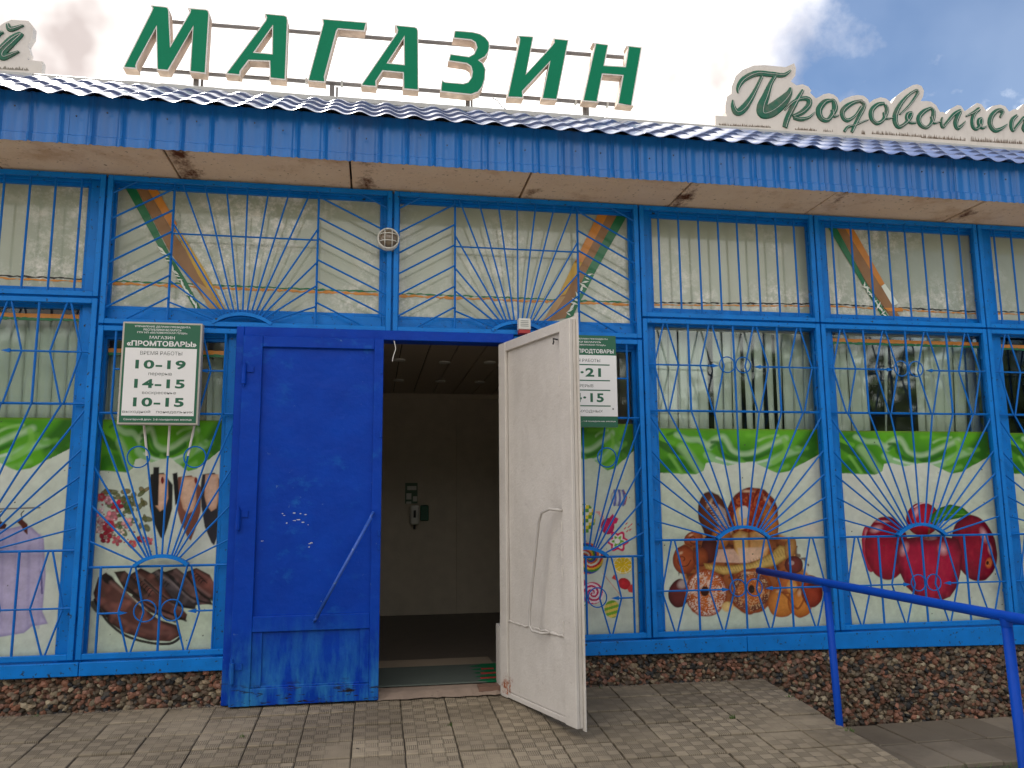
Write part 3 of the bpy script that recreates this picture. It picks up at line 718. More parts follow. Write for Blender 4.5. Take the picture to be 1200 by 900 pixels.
# ------------------------------------------------------------------ grilles
RB = .0056
YG = .012
def bar(parent, a, b, r=RB, y=YG, mat=None):
    d = Vector((b[0]-a[0], 0, b[1]-a[1])); 
    MB().tube([(a[0], y, a[1]), (b[0], y, b[1])], r, 6).build('bar', mat or M_bar, parent)
def arc_pts(cx, cz, r, a0, a1, n, y):
    return [(cx+r*math.cos(a0+(a1-a0)*i/n), y, cz+r*math.sin(a0+(a1-a0)*i/n)) for i in range(n+1)]
def gframe(t, x0, x1, z0, z1, g=.006, w_=.030):
    x0 += g/2; x1 -= g/2; z0 += g/2; z1 -= g/2; m = MB(); a, b = 0.0, .026
    m.box(x0, x0+w_, a, b, z0, z1).box(x1-w_, x1, a, b, z0, z1).box(x0+w_, x1-w_, a+.0015, b-.001, z0, z0+w_).box(x0+w_, x1-w_, a+.0015, b-.001, z1-w_, z1)
    bevel(m.build('grille_frame', M_frame, t), .0025)
    # lugs that carry the grille
    lg = MB()
    for x in (x0+.01, x1-.02):
        for z in (z0+.2, z1-.2): lg.box(x, x+.01, b, .06, z, z+.02)
    lg.build('lug', M_frame, t)
def fan(t, cx, zb, aw, ah, ends, whites=()):
    R_ = (aw*aw+ah*ah)/(2*ah); cz = zb+ah-R_; a = math.asin(aw/R_)
    ap = arc_pts(cx, cz, R_, math.pi/2+a, math.pi/2-a, 14, YG)
    m = MB()
    o = [(p[0], p[2]) for p in arc_pts(cx, cz, R_+.016, math.pi/2+a, math.pi/2-a, 14, 0)]; i_ = [(p[0], p[2]) for p in arc_pts(cx, cz, R_-.004, math.pi/2-a, math.pi/2+a, 14, 0)]
    m.prism(o+i_, [], -.006, .030); m.build('arc', M_frame, t)
    sc = cz-.0
    for k, (ex, ez) in enumerate(ends):
        # ray from the end towards a point a little below the arc, stopped at the arc
        tx, tz = cx+(ex-cx)*.10, zb-.02
        d = Vector((tx-ex, tz-ez)); L_ = 1.0
        for s_ in range(1, 200):
            p = Vector((ex, ez))+d*(s_/200)
            if (p-Vector((cx, cz))).length < R_ or p.y < zb+.012: L_ = s_/200; break
        p = Vector((ex, ez))+d*L_
        bar(t, (ex, ez), (p.x, p.y), y=YG+(k % 3-1)*.0007)
        if k in whites:
            mid = Vector((ex, ez))+d*L_*.30
            MB().tube([(ex, YG+(k % 3-1)*.0007, ez), (mid.x, YG+(k % 3-1)*.0007, mid.y)], RB+.0012, 6).build('bar', M_whitemetal, t, label='bar painted white at its upper end')
def ring(t, cx, cz, r, y=YG-.010):
    MB().tube(arc_pts(cx, cz, r, 0, 2*math.pi, 22, y), .0042, 6, cap=False).build('ring', M_bar, t)
def arrow(t, a, b):
    bar(t, a, b, .0058, YG-.002); s_ = 1 if b[0] > a[0] else -1
    MB().prism([(b[0]-s_*.012, b[1]+.012), (b[0]+s_*.034, b[1]), (b[0]-s_*.012, b[1]-.012)], [], YG-.009, YG+.005).build('arrow_tip', M_bar, t)
def lower_grille(x0, x1, z0, z1, label, wide=True, r1=1.925, r2=1.628, rb=.812, rm=.503, whites=(), hide_circ=False):
    t = thing('window_grille', label, 'grille', (round((x0+x1)/2, 3), 0, z0), 'blue bar grilles over the lower windows')
    gframe(t, x0, x1, z0, z1); W = x1-x0; w_ = .030
    if wide: dia, ver = [.125, .375, .625, .875], [.25, .5, .75]; hw = .066
    else: dia, ver = [.335, .70], [.125, .52, .875]; hw = .082
    X = lambda u: x0+u*W
    cx = X(.5) if wide else X(.515)
    zt = z1-w_; zl = z0+w_; yb = YG
    bar(t, (x0+w_, r2), (x1-w_, r2), .0078, YG+.011); bar(t, (x0+w_, rb), (x1-w_, rb), .0078, YG+.011)
    for sec, (za, zm, zc) in enumerate(((zt, r1, r2), (rb, rm, zl))):
        for u in dia:
            for s_ in (-1, 1):
                bar(t, (X(u)+s_*.010, za), (X(u+s_*hw), zm)); bar(t, (X(u+s_*hw), zm), (X(u)+s_*.008, zc+(.0)))
        for u in ver: bar(t, (X(u), za), (X(u), zc), .0070)
        if wide:
            arrow(t, (x0+w_, zm), (X(.385), zm)); arrow(t, (x1-w_, zm), (X(.635), zm))
            for s_ in (-1, 1): ring(t, cx+s_*.056, zm+.008, .052)
        else:
            arrow(t, (X(.125), zm), (X(.27), zm)); arrow(t, (X(.875), zm), (X(.745), zm))
            for s_ in (-1, 1): ring(t, cx+s_*.070, zm+.008, .058)
    if wide: tops = [.125, .25, .375, .5, .625, .75, .875]; side = [1.597, 1.375, 1.222, 1.073, .935]
    else: tops = [.125, .335, .52, .70, .875]; side = [1.545, 1.272, 1.057, .855]
    if not wide: side = [1.545, 1.30, 1.075, .93] if False else [1.545, 1.272, 1.057, .862]
    ends = [(x0+w_, z) for z in side[::-1]]+[(X(u), r2) for u in tops]+[(x1-w_, z) for z in side]
    fan(t, cx, rb, .172 if wide else .138, .070 if wide else .05, ends, whites)
    if not wide:
        for s_ in (-1, 1): ring(t, cx+s_*.152, 1.327, .060)
    return t
def bars_grille(x0, x1, z0, z1, label):
    t = thing('window_grille', label, 'grille', (round((x0+x1)/2, 3), 0, z0), 'straight bar grilles over the upper windows')
    gframe(t, x0, x1, z0, z1)
    for i in range(1, 9): x = x0+(x1-x0)*i/9+random.uniform(-.003, .003); bar(t, (x, z0+.025), (x+random.uniform(-.003, .003), z1-.025), .0066, YG+.006)
def sun_grille(x0, x1, z0, z1, va, vb, label, mirror=False):
    t = thing('window_grille', label, 'grille', (round((x0+x1)/2, 3), 0, z0), 'sunburst grilles above the shop door')
    gframe(t, x0, x1, z0, z1); w_ = .03; cx = (va+vb)/2
    bar(t, (va, z0+.02), (va, z1-.02), .0075, YG+.010); bar(t, (vb, z0+.02), (vb, z1-.02), .0075, YG+.010)
    bar(t, (va, 2.655), (vb, 2.655), .0052, YG+.008)
    tops = [cx+(i-3)*.125 for i in range(7)]
    sz = [2.724, 2.512, 2.365, 2.236]
    fan(t, cx, z0+.02, .165, .055, [(va, z) for z in sz[::-1]]+[(x, z1-w_) for x in tops]+[(vb, z) for z in sz])
    for k in range(-1, 6):
        zv = 2.262+.134*k; zf = zv-.206
        for (xf, xv) in ((x0+w_, va), (x1-w_, vb)):
            a, b = Vector((xf, zf)), Vector((xv, zv)); 
            if b.y > z1-w_: continue
            if a.y < z0+w_:
                s_ = (z0+w_-a.y)/(b.y-a.y); a = a+(b-a)*s_
            if b.y < z0+w_+.01: continue
            bar(t, tuple(a), tuple(b), .0058, YG)
    for (xf, xv) in ((x0+w_, va), (x1-w_, vb)):
        b = Vector((xf, 2.883)); a = b+(Vector((xv, 3.089))-b)*.40; bar(t, tuple(b), (a.x, min(a.y, z1-w_+.005)), .0058, YG)
ZG = .227
lower_grille(-2.842, -1.588, ZG, 2.243, 'blue bar grille over the shirt poster, left end of the shop front')
lower_grille(-1.582, -.776, ZG, 2.086, 'narrow blue bar grille carrying the white hours board, over the shoe poster', False, r1=1.83, r2=1.578, rb=.718, rm=.470, whites=(5, 6, 7))
lower_grille(.845, 1.688, ZG, 2.086, 'narrow blue bar grille behind the open white door, over the sweets poster', False, r1=1.83, r2=1.578, rb=.718, rm=.470)
lower_grille(1.692, 2.943, ZG, 2.230, 'blue bar grille with a sunburst over the bread poster')
lower_grille(2.947, 4.211, ZG, 2.230, 'blue bar grille with a sunburst over the red apple poster')
lower_grille(4.215, 5.478, ZG, 2.230, 'blue bar grille cut by the right edge of the photo, beside the apple poster grille')
lower_grille(5.482, 6.75, ZG, 2.230, 'blue bar grille beyond the right edge, next along the shop front')
bars_grille(-2.842, -1.588, 2.249, 2.996, 'upper grille of straight bars above the shirt poster window')
bars_grille(1.692, 2.943, 2.236, 2.996, 'upper grille of straight bars above the bread poster window')
bars_grille(2.947, 4.211, 2.236, 2.996, 'upper grille of straight bars crossing the slanted green and orange ribbon at right')
bars_grille(4.215, 5.478, 2.236, 2.996, 'upper grille of straight bars at the right edge of the photo')
bars_grille(5.482, 6.75, 2.236, 2.996, 'upper grille of straight bars beyond the right edge of the photo')
sun_grille(-1.582, .086, 2.092, 2.996, -1.210, -.366, 'sunburst grille above the closed blue door')
sun_grille(.092, 1.688, 2.092, 2.996, .478, 1.276, 'sunburst grille above the open white door')

# ------------------------------------------------------------------ posters
def vnoise(X, Y, sc, seed=0):
    r = np.random.default_rng(seed); G = r.random((64, 64))
    x = X/sc+100; y = Y/sc+100; xi = np.floor(x).astype(int); yi = np.floor(y).astype(int); fx = x-xi; fy = y-yi
    fx = fx*fx*(3-2*fx); fy = fy*fy*(3-2*fy); g_ = lambda a, b: G[a % 64, b % 64]
    return (g_(xi, yi)*(1-fx)+g_(xi+1, yi)*fx)*(1-fy)+(g_(xi, yi+1)*(1-fx)+g_(xi+1, yi+1)*fx)*fy
class Poster:
    GAIN = 1.0
    def __init__(s, x0, x1, z0, z1, ox, oy, sc, step=.0037):
        s.nx = int((x1-x0)/step); s.nz = int((z1-z0)/step)
        s.X, s.Z = np.meshgrid(np.linspace(x0, x1, s.nx), np.linspace(z0, z1, s.nz)); s.Y = .0975
        px, py = to_px(s.X, s.Y, s.Z); s.a = (px-ox)*sc; s.b = (py-oy)*sc; s.px, s.py = px, py
        s.c = np.ones(s.X.shape+(3,)); s.u = (s.X-x0)/(x1-x0); s.v = (z1-s.Z)/(z1-z0)
        s.dims = (x0, x1, z0, z1)
    def lin(s, c): return np.array(srgb(*c)[:3])*1.0
    def put(s, mask, col):
        m = np.clip(mask, 0, 1)[..., None]; c = s.lin(col) if not isinstance(col, np.ndarray) else col
        s.c = s.c*(1-m)+c*m
    def sd(s, cx, cy, rx, ry, ang=0):
        a = math.radians(ang); dx = s.a-cx; dy = s.b-cy; u = (dx*math.cos(a)+dy*math.sin(a))/rx; v = (-dx*math.sin(a)+dy*math.cos(a))/ry
        return np.sqrt(u*u+v*v), u, v
    def ell(s, cx, cy, rx, ry, ang, col, edge=None, soft=.06, k=1.0, wob=0.0):
        d, u, v = s.sd(cx, cy, rx, ry, ang)
        if wob: d = d+wob*(vnoise(s.a, s.b, 25, 3)-.5)
        m = np.clip((1-d)/soft, 0, 1)*k
        c = s.lin(col)
        if edge is not None: c = c*(1-np.clip(d, 0, 1)[..., None]**2.5)+s.lin(edge)*np.clip(d, 0, 1)[..., None]**2.5
        s.put(m, c if isinstance(c, np.ndarray) and c.ndim == 3 else np.broadcast_to(c, s.c.shape)); return m
    def poly(s, pts, col, soft=2.0, k=1.0, edge=None):
        inside = np.zeros(s.a.shape, bool); dmin = np.full(s.a.shape, 1e9); n = len(pts)
        for i in range(n):
            x1, y1 = pts[i]; x2, y2 = pts[(i+1) % n]
            c = ((y1 > s.b) != (y2 > s.b)) & (s.a < (x2-x1)*(s.b-y1)/((y2-y1) or 1e-9)+x1); inside ^= c
            ex, ey = x2-x1, y2-y1; t = np.clip(((s.a-x1)*ex+(s.b-y1)*ey)/(ex*ex+ey*ey+1e-9), 0, 1)
            dmin = np.minimum(dmin, np.hypot(s.a-x1-t*ex, s.b-y1-t*ey))
        m = np.where(inside, np.clip(.5+dmin/soft, 0, 1), np.clip(.5-dmin/soft, 0, 1))*k
        c = np.broadcast_to(s.lin(col), s.c.shape)
        if edge is not None:
            e_, w_ = edge; q = np.clip(1-dmin/w_, 0, 1)[..., None]; c = c*(1-q)+s.lin(e_)*q
        s.put(m, np.array(c)); return m
    def line(s, pts, w_, col, k=1.0, soft=2.0):
        d = np.full(s.a.shape, 1e9)
        for (x1, y1), (x2, y2) in zip(pts[:-1], pts[1:]):
            ex, ey = x2-x1, y2-y1; t = np.clip(((s.a-x1)*ex+(s.b-y1)*ey)/(ex*ex+ey*ey+1e-9), 0, 1)
            d = np.minimum(d, np.hypot(s.a-x1-t*ex, s.b-y1-t*ey))
        s.put(np.clip((w_-d)/soft+.5, 0, 1)*k, np.array(np.broadcast_to(s.lin(col), s.c.shape)))
    def curve(s, pts, w_, col, k=1.0, soft=2.0): s.line([tuple(p) for p in catmull(pts, 5)], w_, col, k, soft)
    def background(s):
        u, v = s.u, s.v
        base = s.lin((196, 210, 184)); warm = s.lin((212, 214, 206)); t = np.clip(vnoise(s.X*100, s.Z*100, 45, 5)*.8+.35*v, 0, 1)[..., None]
        s.c = warm*(1-t)+base*t
        fold = (vnoise(s.X*100, s.Z*12, 7, 8)-.5)[..., None]*.10; s.c = s.c*(1+fold)
        gl = np.interp(u, [0, .10, .22, .27, .285, .33, .42, .50, .58, .66, .73, .80, .88, 1.0], [.225, .232, .235, .215, .180, .172, .190, .176, .172, .205, .232, .222, .185, .132])
        g1 = s.lin((96, 170, 36)); g2 = s.lin((62, 132, 28)); q = np.clip(vnoise(s.X*100, s.Z*100, 15, 2)*1.2-.25+(v/gl)*.30, 0, 1)[..., None]
        m = np.clip((gl-v)/.006, 0, 1)[..., None]; s.c = s.c*(1-m)+(g1*(1-q)+g2*q)*m
        # swirls, drawn in the same layout on every poster
        ka, kb = s.a, s.b; s.a = 150+u*820; s.b = 655+v*1071; keep = s.c.copy()
        C = s.curve
        C([(130, 900), (200, 850), (300, 860), (390, 900)], 34, (46, 112, 24), .9, 26)
        C([(160, 730), (220, 775), (290, 790), (330, 850)], 22, (38, 92, 24), .85, 14); C([(140, 700), (190, 722), (225, 735)], 11, (104, 176, 52), .9, 6)
        C([(200, 690), (240, 678), (290, 700), (360, 735)], 8, (52, 118, 30), .8, 8)
        C([(960, 700), (930, 740), (900, 790), (960, 850)], 52, (44, 100, 26), .9, 30)
        C([(245, 690), (300, 715), (360, 720), (405, 760)], 15, (158, 196, 146), .85, 14)
        C([(270, 760), (300, 800), (330, 850), (370, 905)], 24, (150, 192, 130), .8, 22)
        C([(400, 745), (440, 712), (478, 700), (500, 735), (520, 775), (575, 796), (640, 782), (720, 742), (800, 705)], 14, (176, 204, 164), .75, 20)
        C([(415, 760), (450, 735), (475, 740), (505, 790), (560, 818), (640, 806), (720, 766)], 8, (58, 124, 40), .8, 8)
        C([(420, 730), (450, 735), (470, 790), (540, 825), (640, 815), (720, 780)], 9, (40, 96, 30), .85, 10)
        C([(395, 800), (450, 835), (560, 862), (680, 850), (780, 800), (860, 770)], 19, (150, 194, 140), .85, 18)
        C([(440, 815), (520, 842), (620, 846), (700, 826)], 6, (206, 222, 208), .7, 8)
        C([(350, 850), (420, 880), (560, 898), (700, 890), (800, 860)], 12, (120, 180, 84), .7, 14)
        C([(205, 800), (235, 850), (262, 900)], 9, (126, 186, 84), .7, 10); C([(660, 720), (700, 700), (760, 690)], 7, (176, 212, 150), .6, 9); C([(820, 735), (850, 770), (905, 760)], 12, (96, 158, 60), .8, 14)
        C([(560, 830), (600, 870), (650, 905)], 14, (110, 176, 70), .7, 14); C([(880, 820), (920, 840), (965, 860)], 16, (78, 140, 44), .8, 16)
        C([(790, 715), (800, 760), (770, 810), (730, 840)], 13, (122, 184, 74), .8, 12)
        C([(600, 690), (680, 690), (740, 700)], 10, (112, 180, 56), .6, 16)
        s.c = np.where(((gl-v) > 0)[..., None], s.c, keep); s.a, s.b = ka, kb
    def build(s, label, gain=.93):
        # aged film: a little blotchy and yellowed at the border
        b = np.minimum(np.minimum(s.u, 1-s.u)*s.dims[1]*0+np.minimum(s.u, 1-s.u), np.minimum(s.v, 1-s.v)*.9)
        yel = np.clip(1-b/.012, 0, 1)[..., None]*.45; s.c = s.c*(1-yel)+s.lin((120, 110, 50))*yel
        sat = np.clip((s.c.max(-1)-s.c.min(-1))*4, 0, 1)*(s.v > .20); mot = vnoise(s.a, s.b, 6, 41)*.5+vnoise(s.a, s.b, 15, 42)*.5
        s.c *= (1+(mot-.5)*.30*sat)[..., None]
        s.c *= (.93+.12*vnoise(s.X*100, s.Z*100, 3.2, 6))[..., None]
        for k in range(26):
            r = np.random.default_rng(k+int(abs(s.dims[0])*100)); cu, cv = r.random(2); dd = np.hypot((s.u-cu)*1.0, (s.v-cv)*1.1); mm = np.clip((.0032*r.random()+.0015-dd)/.001, 0, 1)[..., None]; s.c = s.c*(1-mm)+s.lin((70, 80, 60))*mm
        x0, x1, z0, z1 = s.dims; cx = (x0+x1)/2
        nx, nz = s.nx, s.nz
        jit = .0010*(vnoise(s.X*100, s.Z*100, 9, 4)-.5)
        V = np.stack([s.X-cx, jit, s.Z-z0], -1).reshape(-1, 3)
        i = np.arange(nz-1)[:, None]*nx+np.arange(nx-1)[None, :]; F = np.stack([i, i+1, i+nx+1, i+nx], -1).reshape(-1, 4)
        me = bpy.data.meshes.new('poster'); me.vertices.add(len(V)); me.vertices.foreach_set('co', V.astype(np.float32).ravel())
        me.loops.add(F.size); me.loops.foreach_set('vertex_index', F.ravel().astype(np.int32)); me.polygons.add(len(F))
        me.polygons.foreach_set('loop_start', np.arange(0, F.size, 4, dtype=np.int32)); me.polygons.foreach_set('use_smooth', np.ones(len(F), bool)); me.update(calc_edges=True)
        ca = me.color_attributes.new('Col', 'FLOAT_COLOR', 'POINT')
        ca.data.foreach_set('color', np.concatenate([np.clip(s.c*gain, 0, 1), np.ones(s.c.shape[:2]+(1,))], -1).astype(np.float32).ravel())
        me.materials.append(M_poster)
        o = bpy.data.objects.new('poster', me); COL.objects.link(o); o.location = (cx, .0975, z0)
        tag(o, label, 'poster', 'printed posters in the shop windows'); return o

# bread poster
p = Poster(1.804, 2.931, .244, 1.522, 750, 550, 4.284); p.background()
br = lambda cx, cy, rx, ry, an, c, e, wob=.08, k=1: p.ell(cx, cy, rx, ry, an, c, e, .06, k, wob)
p.ell(860, 300, 90, 60, 0, (226, 190, 170), None, .8, .35)
p.poly([(190, 420), (250, 330), (330, 330), (420, 300), (640, 300), (760, 350), (800, 470), (870, 560), (860, 640), (700, 690), (430, 690), (230, 600)], (150, 84, 44), 10, 1, ((206, 150, 90), 30))
p.put(np.clip((vnoise(p.a, p.b, 16, 77)-.5)*4, 0, 1)*(p.sd(520, 500, 330, 200)[0] < 1)*.8, np.array(np.broadcast_to(p.lin((84, 40, 24)), p.c.shape)))
br(372, 240, 80, 134, -14, (118, 62, 40), (62, 24, 18))
for k in range(12): p.line([(330+k*7, 160+k*13), (370+k*9, 180+k*9)], 2.5, (210, 190, 178), .7)
p.poly([(395, 175), (425, 200), (470, 300), (455, 330), (400, 290), (375, 220)], (196, 176, 164), 8, .7)
d, u_, v_ = p.sd(565, 225, 128, 134); p.ell(565, 225, 132, 138, 0, (150, 50, 26), (86, 26, 16), .05, 1, .05)
p.put(np.clip((vnoise(p.a, p.b, 9, 9)-.55)*5, 0, 1)*np.clip((1-d)/.1, 0, 1)*.5, np.array(np.broadcast_to(p.lin((205, 105, 55)), p.c.shape)))
for a0 in range(8): an = math.radians(180+a0*23); p.line([(565+60*math.cos(an), 225+60*math.sin(an)), (565+118*math.cos(an+.16), 225+122*math.sin(an+.16))], 3, (92, 20, 18), .8)
br(650, 265, 46, 95, -8, (196, 120, 50), (128, 58, 20)); br(510, 245, 40, 60, 0, (226, 190, 140), (210, 150, 80))
p.ell(522, 215, 26, 34, 0, (206, 200, 196), None, .1)
br(405, 340, 50, 62, 10, (214, 138, 64), (150, 76, 28))
p.poly([(462, 330), (500, 305), (545, 318), (550, 420), (548, 468), (500, 466), (478, 430)], (224, 178, 104), 4, 1, ((176, 110, 50), 12))
p.poly([(548, 318), (600, 300), (650, 322), (648, 400), (640, 440), (560, 466), (548, 420)], (226, 170, 104), 4, 1, ((186, 112, 50), 12))
p.poly([(380, 402), (470, 400), (500, 440), (500, 470), (378, 466)], (222, 182, 160), 6, .9)
p.poly([(490, 395), (640, 390), (600, 450), (540, 470), (500, 470)], (232, 196, 170), 8, .8)
br(350, 400, 44, 70, 0, (96, 44, 38), (58, 22, 22)); 
br(222, 455, 60, 76, 0, (172, 84, 44), (108, 40, 22)); br(268, 348, 50, 36, -20, (186, 98, 52), (116, 44, 26)); br(305, 440, 40, 50, 0, (150, 74, 38), (92, 36, 20))
for (cx, cy, r0) in ((215, 455, 40), (268, 350, 30)):
    p.curve([(cx+r0*(1-k/9)*math.cos(k*.9), cy+r0*(1-k/9)*math.sin(k*.9)) for k in range(9)], 3, (92, 34, 18), .8)
p.poly([(318, 470), (420, 486), (560, 470), (660, 420), (700, 380), (745, 390), (745, 440), (690, 480), (560, 512), (420, 530), (330, 500)], (206, 172, 96), 5, 1, ((150, 110, 48), 14))
for k in range(30): x = 330+k*14; y = 495-(max(0, k-12)*5.0); p.line([(x, y-20), (x+16, y+10)], 1.6, (128, 92, 38), .55)
br(755, 395, 30, 60, 10, (190, 140, 80), (140, 90, 40)); br(772, 480, 48, 46, 0, (120, 52, 46), (60, 22, 24)); p.ell(760, 470, 18, 14, 0, (196, 170, 160), None, .4, .7)
br(198, 622, 56, 76, 10, (110, 46, 44), (58, 20, 22)); p.ell(215, 575, 36, 28, -30, (206, 190, 184), None, .5, .6)
br(332, 622, 108, 122, 0, (206, 110, 48), (138, 52, 20))
dd, _, _ = p.sd(332, 622, 108, 122); p.put(np.clip((vnoise(p.a, p.b, 4, 12)*.6+vnoise(p.a, p.b, 22, 22)*.4-.50)*7, 0, 1)*np.clip((.95-dd)/.1, 0, 1)*.75, np.array(np.broadcast_to(p.lin((232, 214, 198)), p.c.shape)))
p.ell(326, 612, 24, 28, 10, (58, 24, 14), None, .2)
br(556, 612, 110, 120, 0, (196, 104, 40), (124, 50, 18)); 
for a0, a1, cc_ in ((20, 80, (72, 40, 44)), (110, 170, (110, 60, 60)), (200, 250, (84, 44, 44)), (290, 345, (90, 52, 52))):
    p.curve([(556+80*math.cos(math.radians(a0+(a1-a0)*k/5)), 612+86*math.sin(math.radians(a0+(a1-a0)*k/5))) for k in range(6)], 15, cc_, .75, 8)
p.put(np.clip((vnoise(p.a, p.b, 4, 14)*.6+vnoise(p.a, p.b, 18, 24)*.4-.55)*8, 0, 1)*np.clip((.9-p.sd(556, 612, 110, 120)[0])/.1, 0, 1)*.6, np.array(np.broadcast_to(p.lin((230, 190, 140)), p.c.shape)))
p.ell(560, 602, 17, 24, 0, (50, 26, 16), None, .2)
p.ell(440, 690, 34, 30, 0, (228, 196, 130), (214, 170, 100), .3)
br(718, 660, 76, 88, 20, (218, 140, 60), (150, 74, 26)); br(802, 668, 62, 78, -12, (214, 132, 54), (150, 70, 24)); br(745, 580, 60, 48, 0, (196, 110, 54), (128, 56, 26)); br(762, 590, 30, 36, 0, (226, 170, 96), (196, 120, 56))
p.curve([(690, 600), (740, 640), (790, 700), (830, 640)], 5, (140, 66, 24), .8)
br(862, 612, 56, 84, -8, (164, 62, 36), (96, 28, 20)); p.ell(865, 585, 34, 16, 0, (58, 30, 26), None, .4, .8)
for (x, y, a, b, t) in ((350, 170, 12, 40, 30), (540, 110, 46, 10, 0), (640, 160, 12, 40, -40), (205, 420, 16, 10, -30), (255, 330, 18, 8, -20), (300, 540, 34, 12, -20), (540, 520, 40, 10, 0), (700, 610, 24, 12, -20), (800, 620, 14, 24, 10), (870, 560, 16, 10, 0), (520, 340, 16, 22, 0), (600, 330, 22, 12, 0)): p.ell(x, y, a, b, t, (246, 214, 176), None, .95, .6)
p.build('poster of bread rolls and bagels on the window right of the doors')
# apple poster
p = Poster(3.078, 4.227, .244, 1.515, 950, 550, 4.284); p.background()
def apple(cx, cy, rx, ry, an, c=(164, 16, 58), e=(84, 2, 30), hl=()):
    p.ell(cx, cy, rx, ry, an, c, e, .035, 1, .03)
    m = np.clip((1-p.sd(cx, cy, rx, ry, an)[0])/.1, 0, 1)
    p.put((vnoise(p.a, p.b*.4, 14, 17)-.45)*.35*m, np.array(np.broadcast_to(p.lin((206, 48, 66)), p.c.shape)))
    for (x, y, a, b, t) in hl: p.ell(x, y, a, b, t, (238, 196, 200), None, .9, .75)
apple(562, 250, 84, 86, 0, (190, 20, 50), (120, 6, 28), [(530, 215, 18, 40, 20)])
p.curve([(520, 190), (560, 170), (620, 170), (650, 180)], 3, (232, 200, 200), .8)
apple(292, 400, 34, 120, -6, (196, 60, 84), (140, 20, 50)); p.ell(285, 350, 14, 60, -8, (226, 180, 186), None, .6, .6)
apple(382, 395, 112, 162, -4, (166, 14, 54), (110, 4, 30), [(330, 300, 40, 22, -20), (360, 262, 50, 8, 0)])
apple(822, 395, 112, 172, -14, (150, 12, 48), (84, 4, 26), [(870, 330, 22, 50, -20), (900, 400, 14, 40, -10)])
p.ell(895, 470, 22, 34, 10, (216, 120, 60), (150, 30, 40), .4, .9); p.ell(888, 470, 8, 12, 10, (60, 30, 20), None, .3)
p.poly([(598, 262), (600, 235), (640, 195), (700, 176), (760, 188), (805, 228), (740, 246), (660, 262), (625, 285)], (58, 128, 30), 3, 1, ((30, 84, 20), 14))
p.line([(610, 262), (680, 225), (800, 228)], 2, (130, 176, 70), .8)
m = p.poly([(425, 380), (450, 350), (560, 335), (590, 345), (640, 332), (740, 350), (765, 420), (752, 520), (735, 590), (700, 640), (610, 678), (560, 662), (480, 590), (430, 480)], (170, 16, 60), 4, 1, ((88, 4, 32), 50))
p.put((vnoise(p.a, p.b*.4, 14, 19)-.45)*.4*m, np.array(np.broadcast_to(p.lin((214, 60, 84)), p.c.shape)))
for (x, y, a, b, t) in ((470, 400, 26, 44, 20), (665, 400, 32, 40, -10), (600, 345, 40, 14, 0)): p.ell(x, y, a, b, t, (240, 200, 204), None, .95, .7)
p.ell(590, 340, 40, 18, 0, (120, 40, 30), None, .5, .7); p.line([(590, 345), (596, 300)], 4, (120, 90, 50))
p.build('poster of four dark red apples with one leaf under a green wave')
# poster at the right edge
p = Poster(4.384, 5.45, .244, 1.508, 1190, 550, 4.284); p.background(); p.build('pale poster with a green wave at the right edge of the photo')
# shoes poster
p = Poster(-1.549, -.890, .244, 1.548, 0, 580, 3.214); p.background()
R6 = random.Random(4)
for k in range(46): p.ell(R6.uniform(400, 560), R6.uniform(-20, 150), R6.uniform(12, 26), R6.uniform(7, 13), R6.uniform(0, 180), (96+R6.randint(-20, 30), 104, 62), (50, 62, 34), .2, .9)
for (cx, cy, r_, cl) in ((440, 40, 20, (176, 34, 62)), (410, 20, 15, (214, 150, 160)), (360, 70, 14, (206, 120, 136)), (350, 108, 13, (180, 50, 70)), (385, 100, 16, (214, 160, 160)), (420, 82, 20, (218, 130, 140)), (410, 120, 22, (180, 40, 64)), (478, 105, 18, (224, 160, 158)), (398, 160, 20, (150, 30, 50)), (440, 172, 16, (196, 90, 100)), (498, 185, 14, (196, 80, 84)), (382, 8, 14, (190, 60, 70)), (530, 165, 13, (170, 40, 60)), (560, 175, 14, (200, 90, 100)), (378, 60, 10, (226, 190, 190)), (455, 140, 12, (224, 200, 180)), (375, 130, 12, (210, 170, 160)), (350, 40, 9, (150, 90, 80))):
    r_ *= 1.25
    for q in range(5): p.ell(cx+r_*.6*math.cos(q*1.26+cx), cy+r_*.6*math.sin(q*1.26+cx), r_*.55, r_*.42, q*72, tuple(min(255, int(v*(.85+.08*q))) for v in cl), tuple(int(v*.6) for v in cl), .3, 1, .2)
    p.ell(cx, cy, r_*.4, r_*.34, 0, tuple(int(v*.75) for v in cl), None, .5, .8)
    for q in range(4): p.ell(cx+R6.uniform(-34, 34), cy+R6.uniform(-30, 30), 5, 4, 0, (226, 200, 196) if q % 2 else (150, 60, 74), None, .5, .9)
def heel(cx, top, bot, w_, c, skin=(214, 176, 150)):
    p.poly([(cx-w_*.9, top), (cx+w_*.2, top-6), (cx+w_, top+40), (cx+w_*.95, top+130), (cx+w_*.5, bot-40), (cx+w_*.15, bot), (cx-w_*.1, bot-10), (cx-w_*.7, bot-70), (cx-w_*1.0, top+120), (cx-w_*1.05, top+40)], c, 4)
    p.poly([(cx-w_*.62, top), (cx+w_*.55, top), (cx+w_*.6, top+90), (cx+w_*.35, top+128), (cx-w_*.1, top+140), (cx-w_*.5, top+118), (cx-w_*.72, top+80)], skin, 5, 1, ((196, 150, 120), 14))
heel(607, -78, 168, 44, (34, 36, 36)); heel(712, -68, 172, 46, (122, 76, 62)); heel(800, -78, 190, 42, (46, 46, 54), (206, 170, 148))
p.poly([(578, -105), (600, -105), (596, 40), (570, 40)], (30, 30, 32), 4); p.poly([(650, -80), (668, -85), (676, 20), (660, 40)], (28, 28, 30), 4)
p.ell(612, -55, 7, 16, 0, (120, 30, 34), None, .3); p.ell(738, -55, 7, 14, 0, (120, 40, 40), None, .3)
